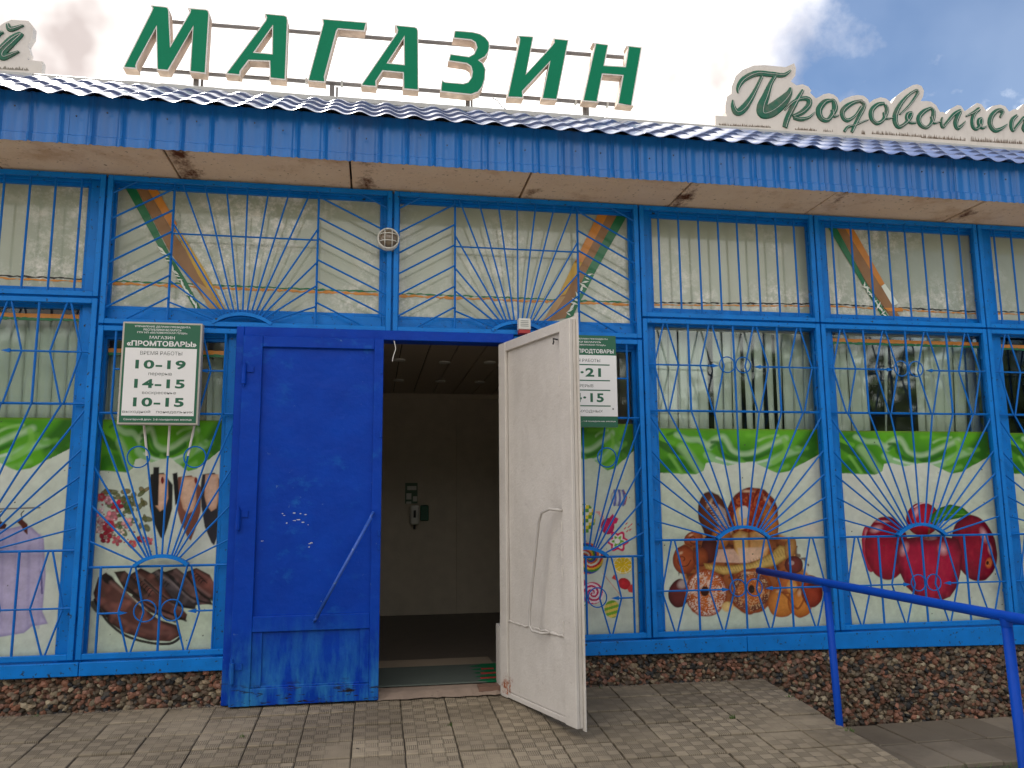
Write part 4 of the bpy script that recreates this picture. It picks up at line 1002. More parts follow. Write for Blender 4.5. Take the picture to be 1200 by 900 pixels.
for (pts, c) in (
    ([(700, 290), (740, 275), (790, 300), (815, 350), (815, 400), (760, 380), (715, 350)], (96, 58, 52)),
    ([(620, 290), (665, 275), (710, 310), (790, 390), (800, 410), (740, 415), (670, 380)], (82, 62, 60)),
    ([(560, 300), (600, 278), (650, 305), (740, 410), (735, 428), (680, 425), (600, 380)], (58, 52, 54)),
    ([(490, 300), (530, 275), (580, 300), (660, 400), (705, 450), (700, 472), (640, 470), (560, 440), (500, 380)], (88, 56, 50)),
    ([(430, 290), (470, 285), (520, 330), (570, 380), (540, 400), (470, 360)], (70, 50, 46)),
    ([(352, 370), (370, 310), (400, 292), (440, 330), (520, 410), (600, 470), (665, 490), (678, 530), (640, 552), (560, 548), (470, 520), (410, 480), (390, 440), (360, 410)], (92, 58, 52))):
    m = p.poly(pts, c, 4, 1, (tuple(int(v*.42) for v in c), 16))
    p.put(np.clip((vnoise(p.a+p.b*.6, p.b-p.a*.3, 26, 31)-.5)*2.2, 0, 1)*m*.45, np.array(np.broadcast_to(p.lin(tuple(min(255, int(v*1.9)) for v in c)), p.c.shape)))
p.ell(408, 318, 30, 20, 30, (30, 22, 22), None, .3)
p.curve([(356, 395), (400, 470), (470, 528), (560, 556), (640, 560), (680, 536)], 5, (24, 18, 20), .95)
p.curve([(350, 410), (370, 435), (400, 450)], 12, (40, 28, 28), .9, 5)
for k in range(7): p.curve([(505+k*9, 320+k*10), (520+k*9, 306+k*9), (540+k*9, 316+k*10)], 1.8, (24, 18, 18), .9)
for k in range(6): p.curve([(585+k*8, 300+k*9), (600+k*8, 290+k*8), (618+k*8, 300+k*9)], 1.8, (24, 20, 22), .8)
for k in range(5): p.curve([(720+k*9, 300+k*8), (733+k*8, 290+k*8), (748+k*8, 300+k*8)], 1.8, (30, 20, 22), .8)
for (pts, w_, cc_) in (([(418, 330), (500, 392), (590, 440), (650, 462)], 7, (150, 112, 104)), ([(400, 420), (470, 480), (560, 515), (640, 520)], 8, (128, 86, 78)), ([(520, 300), (600, 370), (680, 430)], 5, (150, 120, 112)), ([(590, 290), (660, 340), (730, 400)], 6, (146, 132, 132)), ([(660, 285), (720, 330), (790, 380)], 5, (140, 112, 108)), ([(740, 285), (790, 320), (812, 360)], 5, (150, 100, 92))): p.curve(pts, w_, cc_, .55, 10)
for pts in ([(470, 340), (560, 410), (650, 450), (700, 474)], [(545, 320), (640, 400), (735, 430)], [(640, 310), (720, 385), (800, 412)], [(700, 300), (760, 375), (815, 402)], [(500, 382), (580, 440), (660, 478)]): p.curve(pts, 4, (18, 12, 14), .85, 4)
for k in range(16): p.ell(470+k*6, 350+22*math.sin(k*.7), 1.8, 1.8, 0, (34, 22, 22), None, .5, .9)
p.build('poster of brown shoes, high heels and roses left of the blue door')
# sweets poster
p = Poster(.977, 1.640, .244, 1.548, 640, 560, 4.5); p.background()
def swirl(cx, cy, r_, cols, tw=2.6, n=None):
    d, u, v = p.sd(cx, cy, r_, r_); an = np.arctan2(v, u)+d*tw; n = n or len(cols)*2; k = np.floor((an/(2*math.pi) % 1)*n).astype(int) % len(cols)
    c = np.array([p.lin(q) for q in cols])[k]; p.put(np.clip((1-d)/.05, 0, 1), c)
swirl(218, 425, 86, [(206, 40, 40), (232, 180, 50), (70, 140, 50), (60, 70, 160), (226, 110, 40), (240, 230, 210)], 4.0)
d, u_, v_ = p.sd(205, 215, 56, 80); c = np.array([p.lin((226, 206, 60)), p.lin((90, 150, 60)), p.lin((226, 224, 210))])[(np.floor(p.a/16)+np.floor(p.b/18)).astype(int) % 3]; p.put(np.clip((1-d)/.05, 0, 1), c)
swirl(170, 560, 40, [(232, 120, 60), (190, 60, 120)], 3); swirl(175, 640, 46, [(120, 180, 90), (220, 230, 210), (60, 130, 90)], 5)
for k in range(9): p.curve([(262+k*3, 180), (300, 200+k*9), (268+k*2, 290-k*3)], 4, (196, 34, 50) if k % 2 else (240, 214, 200), .9)
p.ell(325, 255, 36, 45, 0, (206, 34, 96), (150, 16, 70), .06); p.poly([(330, 215), (350, 190), (362, 205), (382, 215), (372, 240), (350, 245)], (200, 30, 90), 3)
p.ell(382, 105, 44, 46, 0, (206, 210, 206), (150, 150, 150), .06)
for dx in (-22, 2, 24): p.curve([(382+dx, 66), (382+dx+6, 105), (382+dx, 144)], 6, (76, 90, 170), .9)
p.curve([(410, 70), (424, 100), (415, 140)], 3, (150, 60, 80), .9)
d, u_, v_ = p.sd(378, 335, 1, 1); an = np.arctan2(p.b-335, p.a-378); rr = np.hypot(p.a-378, p.b-335); fl = 52+8*np.cos(an*6)
p.put(np.clip((fl-rr)/3, 0, 1), np.array(np.broadcast_to(p.lin((206, 30, 90)), p.c.shape))); p.put(np.clip((fl-14-rr)/3, 0, 1), np.array(np.broadcast_to(p.lin((232, 226, 214)), p.c.shape))); p.put(np.clip((fl-26-rr)/3, 0, 1), np.array(np.broadcast_to(p.lin((110, 176, 50)), p.c.shape))); p.ell(375, 333, 16, 16, 0, (236, 232, 226), None, .2)
for (x, y) in ((420, 245), (432, 262), (412, 270), (445, 250), (440, 278), (424, 285)): p.line([(x, y), (x+8, y-8)], 2.5, (200, 40, 60))
d, u_, v_ = p.sd(405, 458, 56, 50); an = np.arctan2(v_, u_); seg = (np.abs(np.sin(an*5)) < .16) | (np.abs(d-.86) < .05)
p.put(np.clip((1-d)/.05, 0, 1), np.where(seg[..., None], p.lin((238, 232, 190)), p.lin((228, 190, 30))))
swirl(245, 608, 60, [(196, 26, 90), (238, 216, 220)], 9.0, 4)
p.ell(412, 558, 36, 30, 30, (206, 44, 54), (160, 20, 36), .06); p.poly([(380, 545), (345, 530), (356, 512), (372, 508), (378, 530)], (206, 60, 60), 3); p.poly([(438, 570), (460, 556), (456, 606), (436, 602), (428, 585)], (206, 60, 60), 3)
d, u_, v_ = p.sd(348, 692, 42, 48); k = np.floor((p.b+p.a*.3)/15).astype(int) % 2; p.put(np.clip((1-d)/.06, 0, 1), np.where(k[..., None] == 0, p.lin((120, 172, 50)), p.lin((226, 200, 90))))
p.line([(300, 505), (395, 622)], 2, (200, 120, 100), .8)
p.ell(155, 190, 30, 50, 0, (30, 36, 80), None, .1)
p.build('poster of coloured lollipops and sweets behind the open white door')
# shirts poster
p = Poster(-2.723, -1.710, .244, 1.555, 0, 580, 3.214); p.background()
p.line([(-400, 66), (150, 48)], 3, (120, 116, 110)); 
m = p.poly([(-60, 140), (40, 125), (85, 115), (120, 122), (165, 165), (172, 300), (160, 440), (180, 485), (120, 495), (90, 520), (0, 535), (-140, 530), (-160, 300)], (186, 176, 206), 5, 1, ((150, 140, 180), 14))
for x in (10, 60, 110, 150): p.line([(x, 150), (x-6, 500)], 5, (158, 150, 190), .5, 8)
p.line([(155, 290), (158, 370)], 4, (90, 80, 130), .9)
p.poly([(60, 98), (80, 88), (104, 110), (104, 150), (92, 140), (80, 118)], (90, 44, 34), 3); p.poly([(-10, 130), (0, 96), (26, 112), (20, 128)], (80, 40, 32), 3)
p.curve([(85, 90), (80, 72), (90, 60)], 2, (60, 60, 60)); p.curve([(0, 95), (-2, 70), (8, 60)], 2, (60, 60, 60))
p.poly([(-320, 150), (-200, 120), (-120, 150), (-110, 520), (-300, 540)], (206, 200, 214), 5, 1, ((170, 160, 190), 14))
p.build('poster of lilac shirts on hangers at the left edge of the photo')

# ------------------------------------------------------------------ vertical blinds behind the lower windows
def blind(label, slats, zs, zb, ztop, ztop_py=None, Y=.19):
    xs_ = [s[0] for s in slats]; x0 = fp(zs[0]+slats[0][2]/zs[2], 500, Y)[0]
    t = thing('vertical_blind', label, 'blind', (x0, Y, zb), 'vertical blinds in the shop windows')
    for (a, b, c, d) in slats:      # top-left, top-right, bottom-left, bottom-right (zoom pixels)
        xa, xb, xc, xd = [fp(zs[0]+q/zs[2], zs[1]+yy/zs[2], Y)[0] for q, yy in ((a, ztop_py[0]), (b, ztop_py[0]), (c, ztop_py[1]), (d, ztop_py[1]))]
        j = random.uniform(.0, .014); m = MB(); n = 4
        for i in range(n+1):
            f = i/n; bow = math.sin(f*math.pi)*.006
            for (l, r_, z) in ((xa, xb, ztop), (xc, xd, zb)):
                m.v.append((l+(r_-l)*f, Y+j*f-bow, z))
        for i in range(n): m.f.append((2*i, 2*i+2, 2*i+3, 2*i+1))
        o = m.build('slat', M_slat, t, smooth=True); s = o.modifiers.new('thick', 'SOLIDIFY'); s.thickness = .001
    xa = fp(zs[0]+slats[0][0]/zs[2], zs[1]+ztop_py[0]/zs[2], Y)[0]; xb = fp(zs[0]+slats[-1][1]/zs[2], zs[1]+ztop_py[0]/zs[2], Y)[0]
    MB().box(xa, xb, Y-.02, Y+.03, ztop-.0, ztop+.03).build('headrail', M_cream, t)
sC = [(48, 98, 50, 112), (98, 148, 110, 166), (148, 198, 163, 218), (198, 250, 215, 272), (250, 300, 270, 328), (300, 352, 326, 384), (378, 432, 412, 466), (432, 482, 462, 516), (480, 528, 512, 566), (538, 582, 596, 622), (596, 640, 626, 684), (650, 690, 720, 738), (704, 745, 762, 770), (742, 800, 788, 845), (800, 858, 842, 895), (856, 925, 892, 960)]
blind('pale vertical blind with dark gaps above the bread poster', sC, (750, 360, 4.5), .9, 2.19, (90, 1275))
def widen(sl): return sl
sD = [(118, 140, 140, 172), (140, 182, 172, 232), (182, 240, 230, 300), (240, 292, 296, 332), (380, 405, 398, 404), (538, 590, 580, 628), (588, 640, 620, 672), (636, 690, 668, 722), (688, 746, 722, 772), (744, 802, 774, 838), (806, 850, 862, 918)]
blind('pale vertical blind with wide black gaps above the apple poster', [(a, b, c+(c-a)*.7, d+(d-b)*.7) for a, b, c, d in sD], (950, 360, 4.5), .9, 2.19, (110, 1275))
blind('pale vertical blind above the shirt poster', [(-700+q*58, -643+q*58, -790+q*60, -731+q*60) for q in range(18)], (0, 340, 3.46), .9, 2.14, (90, 1100))
blind('pale vertical blind behind the white hours board', [(405+q*46, 450+q*46, 360+q*50, 409+q*50) for q in range(12)], (0, 340, 3.46), .9, 1.94, (215, 1100))
t = thing('vertical_blind', 'narrow blind strip in the window at the right edge of the photo', 'blind', (4.4, .19, .9), 'vertical blinds in the shop windows')
for x in (4.375, 5.0, 5.08, 5.25): MB().box(x, x+.055, .19, .191, .9, 2.19).build('slat', M_slat, t)
# bright things inside, glimpsed through the last pane
MB().box(3.0, 3.04, 1.2, 1.25, 1.4, 1.44).build('shelf_edge', M_cream, B)

# ------------------------------------------------------------------ rooftop lettering
YS = .50
sg = thing('rooftop_sign', 'big green block letters reading МАГАЗИН standing on a steel rail above the roof', 'sign', (.1, YS, 3.85))
def catz(pts, closed=True, n=4): return [tuple(q) for q in catmull(pts, n)]
LET = [
 ('М', (130, 0, 7.5), [(103, 597), (352, 100), (362, 75), (345, 44), (480, 57), (505, 66), (514, 95), (526, 395), (688, 112), (694, 90), (673, 68), (838, 82), (860, 93), (868, 122), (835, 650), (690, 633), (718, 250), (505, 625), (402, 615), (397, 248), (238, 545), (226, 578), (230, 607)], []),
 ('А', (250, 0, 7.5), [(103, 652), (455, 180), (463, 155), (445, 116), (625, 133), (650, 145), (658, 178), (637, 705), (494, 691), (490, 542), (313, 535), (242, 628), (238, 664)], [[(517, 242), (366, 457), (512, 470)]]),
 ('Г', (350, 10, 7.5), [(78, 632), (212, 130), (203, 88), (602, 120), (580, 203), (350, 183), (338, 200), (232, 600), (238, 652), (84, 638)], []),
 ('А', (350, 10, 7.5), [(547, 668), (858, 215), (864, 190), (845, 143), (1020, 160), (1045, 172), (1053, 200), (1057, 722), (918, 710), (914, 568), (742, 552), (684, 640), (686, 692), (556, 680)], [[(923, 264), (788, 476), (923, 490)]]),
 ('З', (500, 20, 7.5), [(243, 116), (400, 128), (470, 145), (520, 178), (552, 220), (557, 262), (545, 312), (518, 352), (466, 381), (498, 405), (522, 460), (516, 545), (495, 612), (456, 662), (392, 686), (118, 657), (134, 535), (145, 560), (165, 569), (320, 582), (360, 570), (388, 530), (396, 480), (384, 435), (350, 412), (188, 388), (204, 322), (370, 345), (412, 322), (436, 268), (424, 226), (390, 205), (230, 188)], []),
 ('И', (500, 20, 7.5), [(706, 700), (808, 230), (812, 190), (795, 160), (942, 170), (880, 488), (1096, 250), (1116, 222), (1112, 186), (1250, 200), (1147, 730), (1008, 720), (1076, 405), (846, 655), (852, 714), (710, 706)], []),
 ('Н', (620, 25, 7.5), [(468, 702), (572, 232), (578, 205), (560, 186), (700, 204), (664, 385), (842, 396), (868, 235), (858, 212), (993, 228), (905, 735), (922, 744), (776, 728), (820, 480), (648, 467), (604, 690), (612, 714)], [])]
for ch_, zs, o_, hs in LET:
    oo = zp(o_, *zs, YS); hh = [zp(h, *zs, YS) for h in hs]
    lt = MB().prism(oo, hh, YS+.0005, YS+.085).build('letter', M_letterside, sg, label='letter '+ch_)
    MB().prism(oo, hh, YS-.0015, YS+.004).build('letter_rim', M_whitemetal, lt)
    ii = inset(oo, .0085); hi = [inset(h, -.0085) for h in hh]
    MB().prism(ii, hi, YS-.003, YS+.001, (True, False)).build('letter_face', M_green, lt)
for (a, b) in (((-1.50, 4.378), (1.86, 4.414)), ((-1.63, 4.010), (1.80, 4.024))):
    MB().tube([(a[0], YS+.115, a[1]), (b[0], YS+.115, b[1])], .0155, 8).build('rail', M_greyrod, sg)
for x in (-1.259, -.342, .627, 1.509):
    bevel(MB().box(x-.016, x+.016, YS+.10, YS+.13, 3.80, 4.0).build('post', M_greyrod, sg), .003)
    MB().box(x+.026, x+.040, YS+.135, YS+.15, 3.78, 4.0).build('brace', M_greyrod, sg)
clips = MB()
for i in range(14):
    x = -1.5+i*.245; clips.box(x-.008, x+.008, YS+.097, YS+.132, 3.998, 4.030)
q = clips.build('rail_clips', M_cap, sg); q['kind'] = 'stuff'
# loose wires
wr = MB()
wr.tube([(.81, YS+.1, 3.99), (.84, YS+.06, 3.95), (.87, YS+.05, 3.90), (.90, YS+.03, 3.87)], .0035, 6)
wr.tube([(-.97, YS+.08, 4.04), (-.975, YS+.06, 3.99), (-.965, YS+.06, 3.95)], .003, 6)
wr.build('wire', M_dark, sg)

# green script on a white cut-out board
def m_board():
    m = Mat('weathered_white_board'); m.set(.6, spec=.3)
    c = m.mix(m.noise(3, 6), (0.55, 0.51, 0.47, 1), (0.66, 0.62, 0.58, 1)); c = m.mix(m.ramp(m.noise(50, 6, .7), .70, .72), c, (0.12, 0.07, 0.04, 1))
    c = m.mix(m.math('MULTIPLY', m.ramp(m.noise(7, 6, .7, stretch=(2, 1, .3)), .5, .8), .35), c, (0.35, 0.32, 0.28, 1)); m.base(c); m.bump(m.noise(20, 4), .2, .005); return m.m
M_board = m_board()
def m_script():
    m = Mat('faded_green_script'); m.set(.5, spec=.4)
    sx = m.n('ShaderNodeSeparateXYZ'); m.l(m.pos, sx.inputs[0])
    fade = m.math('ADD', m.ramp(sx.outputs['X'], 0.0, 1.0), 0.0)
    c = m.mix(m.ramp(m.noise(11, 6, .7), .46, .66), (0.002, 0.10, 0.055, 1), (0.07, 0.11, 0.075, 1))
    m.base(c); return m.m
M_script = m_script()
YB = .50
def script_board(label, outline, text_label):
    t = thing('rooftop_sign', label, 'sign', (outline[0][0], YB, 3.85))
    b = MB().prism(outline, [], YB, YB+.05).build('board', M_board, t)
    return t, b
def strokes(t, zs, lst, nm='letter', label=None):
    m = MB()
    for si, st in enumerate(lst):
        pts = catmull([(x, y, r_) for x, y, r_ in st], 6); k = len(pts); base = len(m.v)
        W_ = [fp(zs[0]+p_[0]/zs[2], zs[1]+p_[1]/zs[2], YB) for p_ in pts]; sc = 5.35/FOC/zs[2]
        for i in range(k):
            a = Vector(W_[max(i-1, 0)]); b = Vector(W_[min(i+1, k-1)]); d = (b-a).normalized(); n_ = Vector((-d.y, d.x)); r_ = max(.0032, pts[i][2]*sc*(1.2 if zs[2] == 7.5 and 'П' in (label or '') else 1.38))
            c_ = Vector(W_[i])
            for (f, y) in ((-1, .0), (-.86, -.009), (0, -.0105-.0004*si), (.86, -.009), (1, .0)): q_ = c_+n_*r_*f; m.v.append((q_.x, YB-.0005+y, q_.y))
        for i in range(k-1):
            for j in range(4): a = base+i*5+j; m.f.append((a, a+1, a+6, a+5))
        m.f.append(tuple(base+j for j in range(5))); m.f.append(tuple(base+(k-1)*5+j for j in range(5))[::-1])
    o = m.build(nm, M_script, t, label=label)
    # pale outline groove along the middle of each stroke
    g_ = MB()
    for st in lst:
        pts = catmull([(x+r_*.25, y, r_) for x, y, r_ in st], 5); pp = []
        for p_ in pts: x, z = fp(zs[0]+p_[0]/zs[2], zs[1]+p_[1]/zs[2], YB); pp.append((x, YB-.0135, z))
        g_.tube(pp, .0014, 5)
    g_.build('groove', M_whitemetal, o)
z6 = (830, 60, 7.5); z7 = (960, 80, 10); z8 = (1080, 90, 10)
ol = zp([(62, 660), (62, 565), (165, 572), (150, 530), (150, 470), (165, 400), (203, 372), (205, 310), (240, 220), (300, 165), (400, 125), (500, 122), (600, 132), (680, 140), (755, 105), (772, 150), (765, 215), (725, 265), (775, 300), (830, 290), (880, 312), (905, 345), (895, 365), (945, 414)], *z6, YB)
ol += zp([(0, 335), (50, 305), (110, 292), (170, 308), (215, 345), (240, 402), (300, 355), (380, 325), (450, 313), (520, 322), (570, 362), (588, 405), (640, 365), (720, 340), (780, 352), (822, 385), (845, 412), (900, 330), (1000, 250), (1100, 195), (1150, 188), (1200, 208)], *z7, YB)
ol += zp([(28, 160), (20, 225), (-10, 285), (60, 283), (112, 292), (170, 332), (215, 412), (250, 412), (290, 432), (340, 375), (420, 330), (462, 338), (505, 402), (580, 355), (650, 305), (702, 322), (760, 400), (830, 340), (920, 325), (980, 345), (1025, 408), (1080, 380), (1130, 380), (1190, 320), (1290, 330), (1380, 390), (1500, 350), (1640, 340), (1760, 400), (1900, 360), (2060, 370), (2200, 440), (2330, 460), (2330, 880)], *z8, YB)
xl = ol[0][0]; xr = ol[-1][0]
ol = ol[:-1]+[(xr, 3.79), (xl, 3.79)]
t1, b1 = script_board('white cut-out board with faded green script at the right end of the roof', ol, '')
strokes(t1, z6, [[(260, 370, 5), (262, 320, 18), (310, 250, 25), (420, 198, 26), (560, 206, 24), (660, 212, 18), (722, 172, 8)],
                 [(470, 225, 14), (430, 310, 16), (375, 415, 24), (310, 505, 34), (250, 540, 30), (218, 490, 20), (215, 432, 8)],
                 [(585, 225, 16), (545, 290, 20), (505, 400, 34), (470, 490, 44), (475, 550, 44), (550, 525, 58), (640, 455, 52), (705, 380, 32), (722, 325, 12)]], label='large script letter П')
strokes(t1, z6, [[(830, 345, 12), (780, 430, 18), (730, 520, 22), (692, 600, 22), (672, 672, 20)], [(670, 520, 5), (740, 450, 12), (830, 418, 16), (882, 430, 22), (880, 480, 22), (820, 540, 20), (740, 575, 14)], [(745, 585, 14), (810, 600, 16), (880, 585, 11), (935, 540, 5)]], label='script letter р')
strokes(t1, z6, [[(1075, 435, 12), (1020, 450, 22), (972, 520, 26), (990, 590, 22), (1045, 608, 16), (1090, 555, 18), (1112, 500, 24), (1100, 445, 18), (1075, 430, 10)], [(1085, 520, 12), (1100, 575, 10), (1145, 565, 5)]], label='script letter о after р')
strokes(t1, z7, [[(500, 385, 14), (400, 405, 20), (310, 460, 28), (268, 520, 26), (285, 590, 22), (335, 612, 20), (420, 555, 12), (490, 450, 12)], [(480, 395, 12), (522, 420, 20), (512, 480, 22), (465, 570, 20), (420, 660, 20), (378, 752, 16)], [(290, 745, 14), (335, 690, 14), (420, 668, 9), (500, 632, 9), (575, 605, 5)]], label='script letter д')
strokes(t1, z7, [[(760, 415, 16), (680, 430, 22), (612, 500, 26), (612, 590, 24), (670, 648, 20), (740, 615, 18), (775, 550, 22), (790, 485, 22), (770, 430, 16)], [(750, 520, 10), (770, 590, 12), (850, 585, 5)]], label='script letter о after д')
strokes(t1, z7, [[(940, 545, 8), (1040, 450, 11), (1120, 345, 14), (1152, 285, 16), (1125, 265, 14), (1030, 330, 16), (940, 440, 24), (890, 550, 28), (892, 640, 28), (930, 690, 22), (1000, 655, 18), (1055, 590, 24), (1078, 530, 18), (1035, 535, 16), (1018, 590, 14), (1060, 640, 14), (1130, 642, 10)]], label='script letter в')
strokes(t1, z8, [[(110, 368, 14), (30, 405, 24), (-35, 480, 26), (-20, 560, 24), (45, 598, 18), (100, 560, 16), (130, 490, 24), (135, 410, 22), (105, 362, 12)], [(105, 470, 10), (135, 545, 12), (210, 530, 5)]], label='script letter о after в')
strokes(t1, z8, [[(238, 480, 9), (228, 540, 16), (245, 592, 16), (300, 530, 16), (375, 445, 20), (448, 402, 18), (425, 460, 24), (395, 540, 26), (415, 605, 22), (465, 575, 15), (510, 525, 5)]], label='script letter л')
strokes(t1, z8, [[(515, 465, 6), (590, 430, 15), (672, 378, 20), (620, 430, 20), (590, 510, 20), (600, 590, 20), (640, 615, 16), (690, 560, 20), (695, 500, 20), (665, 510, 16), (665, 560, 16), (705, 605, 14), (762, 580, 6)]], label='script letter ь')
strokes(t1, z8, [[(915, 480, 10), (945, 410, 20), (885, 400, 24), (815, 470, 28), (800, 560, 28), (850, 630, 24), (925, 612, 18), (1000, 560, 6)]], label='script letter с')
strokes(t1, z8, [[(1115, 455, 16), (1060, 510, 24), (1048, 585, 22), (1068, 635, 14), (1120, 570, 14), (1200, 480, 18), (1215, 540, 24), (1190, 610, 22), (1220, 640, 14), (1290, 560, 14), (1360, 480, 18), (1360, 560, 24), (1370, 640, 16), (1420, 600, 6)]], label='script letter т')
# flaking painted grass along the foot of the board
gb = MB(); R7 = random.Random(12)
def tufts(x0, x1, y0, y1, zs, n, h):
    for i in range(n):
        t_ = i/n; x = x0+(x1-x0)*t_+R7.uniform(-3, 3); y = y0+(y1-y0)*t_; hh = R7.uniform(.3, 1)*h; w_ = R7.uniform(3, 7)
        gb.prism(zp([(x-w_, y), (x+w_, y), (x+R7.uniform(-5, 5), y-hh)], *zs, YB-.001), [], YB-.0016-(i % 5)*.0002, YB-.0008)
tufts(100, 555, 650, 672, z6, 46, 26); tufts(770, 960, 690, 700, z6, 16, 30); tufts(1010, 1100, 705, 708, z6, 7, 30)
tufts(500, 540, 770, 775, z7, 4, 80); tufts(620, 1200, 770, 805, z7, 46, 50); tufts(0, 520, 715, 750, z8, 48, 50); tufts(580, 1200, 755, 790, z8, 52, 60)
q = gb.build('painted_grass', painted('flaked_brown_print', (0.14, 0.10, 0.07, 1), .3, .7), t1); q['kind'] = 'stuff'
# left script board: й
zl_ = (0, 0, 3)
o2 = zp([(-700, 150), (-560, 100), (-400, 80), (-250, 110), (-120, 90), (-40, 110), (0, 90), (15, 80), (40, 69), (100, 73), (118, 95), (115, 130), (98, 158), (107, 188), (95, 210), (150, 216)], *zl_, YB)
xr2 = o2[-1][0]; o2 += [(xr2, 3.79), (o2[0][0], 3.79)]
t2, b2 = script_board('white cut-out board with a green script letter й at the left end of the roof', o2, '')
strokes(t2, zl_, [[(28, 85, 4), (38, 104, 7), (84, 90, 3)], [(-60, 130, 6), (-50, 180, 10), (-30, 205, 8), (10, 165, 7), (45, 135, 8), (74, 122, 7), (45, 150, 9), (10, 185, 11), (15, 202, 9), (68, 182, 3)], [(-10, 130, 6), (0, 118, 6), (14, 116, 3)]], label='script letter й')
gb = MB(); tufts(-200, 105, 232, 248, zl_, 36, 14)
q = gb.build('painted_grass', painted('flaked_grey_print', (0.2, 0.18, 0.15, 1), .2, .7), t2); q['kind'] = 'stuff'

# ------------------------------------------------------------------ hours boards
def board_sign(label, x0, x1, z0, z1, Y, th, edge=True, tilt=0):
    t = thing('hours_board', label, 'sign', (round((x0+x1)/2, 3), Y+th, z0))
    bevel(MB().box(x0, x1, Y, Y+th, z0, z1).build('sign_case', M_signedge, t), .003)
    e_ = .011 if edge else 0.0
    MB().box(x0+e_, x1-e_, Y-.002, Y-.0002, z0+e_, z1-e_).build('green_panel', M_print_green, t)
    return t
X0, X1, Z0, Z1 = -1.420, -.990, 1.503, 2.090
s1 = board_sign('white and green opening hours board left of the blue door, 10-19', X0, X1, Z0, Z1, -.085, .05)
cx = (X0+X1)/2; Wb = X1-X0; Hb = Z1-Z0
T = lambda v: Z1-Hb*v/435.0      # photo rows: 0 at the top edge, 435 at the bottom
MB().box(X0+.022, X1-.024, -.0885, -.0872, T(398), T(112)).build('white_panel', M_print_white, s1)
YT = -.0878; YW = -.0892
text('УПРАВЛЕНИЕ ДЕЛАМИ ПРЕЗИДЕНТА', cx-.0, T(20), .30, .0125, YT, M_print_white, s1, bold=.012)
text('РЕСПУБЛИКИ БЕЛАРУСЬ', cx, T(33), .205, .0125, YT, M_print_white, s1, bold=.012)
text('ГПУ НП «БЕЛОВЕЖСКАЯ ПУЩА»', cx, T(46), .27, .0125, YT, M_print_white, s1, bold=.012)
text('МАГАЗИН', cx, T(66), .135, .018, YT, M_print_white, s1, bold=.01)
text('«ПРОМТОВАРЫ»', cx, T(92), .375, .031, YT, M_print_white, s1, bold=.028)
text('ВРЕМЯ РАБОТЫ', cx, T(133), .225, .022, YW, M_print_grey, s1, bold=-.005)
text('10-19', cx, T(182), .270, .052, YW, M_print_green, s1, bold=.034)
text('перерыв', cx, T(224), .125, .020, YW, M_print_grey, s1)
text('14-15', cx, T(263), .270, .052, YW, M_print_green, s1, bold=.034)
text('воскресенье', cx, T(304), .180, .018, YW, M_print_grey, s1)
text('10-15', cx, T(341), .270, .052, YW, M_print_green, s1, bold=.034)
text('выходной   понедельник', cx, T(382), .375, .020, YW, M_print_grey, s1)
text('Санитарный день: 2-й понедельник месяца', cx, T(414), .36, .014, YT, M_print_white, s1, bold=.008)
X0, X1, Z0, Z1 = 1.060, 1.492, 1.512, 2.092
s2 = board_sign('green and white opening hours board half hidden by the open white door, 9-21', X0, X1, Z0, Z1, -.050, .02, False)
cx = (X0+X1)/2; Hb = Z1-Z0; T = lambda v: Z1-Hb*v/483.0
MB().box(X0+.004, X1-.0, -.0535, -.0522, T(427), T(106)).build('white_panel', M_print_white, s2)
YT = -.0528; YW = -.0542
text('УПРАВЛЕНИЕ ДЕЛАМИ ПРЕЗИДЕНТА', cx, T(20), .33, .011, YT, M_print_white, s2, bold=.012)
text('РЕСПУБЛИКИ БЕЛАРУСЬ', cx-.01, T(36), .26, .011, YT, M_print_white, s2, bold=.012)
text('ГПУ НП «БЕЛОВЕЖСКАЯ ПУЩА»', cx, T(52), .30, .011, YT, M_print_white, s2, bold=.012)
text('МАГАЗИН ПРОДТОВАРЫ', cx, T(86), .400, .031, YT, M_print_white, s2, bold=.02)
text('ВРЕМЯ РАБОТЫ', cx+.0, T(134), .22, .020, YW, M_print_grey, s2)
text('9·21', 1.290, T(198), .200, .057, YW, M_print_green, s2, bold=.034)
text('ПЕРЕРЫВ', cx, T(268), .125, .018, YW, M_print_grey, s2)
text('14·15', 1.288, T(330), .232, .057, YW, M_print_green, s2, bold=.034)
text('БЕЗ ВЫХОДНЫХ', cx, T(402), .24, .020, YW, M_print_grey, s2)
text('САНИТАРНЫЙ ДЕНЬ - 1-й понедельник месяца', cx, T(452), .40, .013, YT, M_print_white, s2, bold=.01)
for v in (157, 240, 291, 373):
    MB().box(X0+.03, X1-.045, -.0542, -.0533, T(v+3), T(v-3)).build('rule', M_print_green, s2)
for (x, z) in ((X1-.03, T(388)),): MB().box(x-.004, x+.004, -.056, -.053, z-.004, z+.004).build('screw', M_dark, s2)

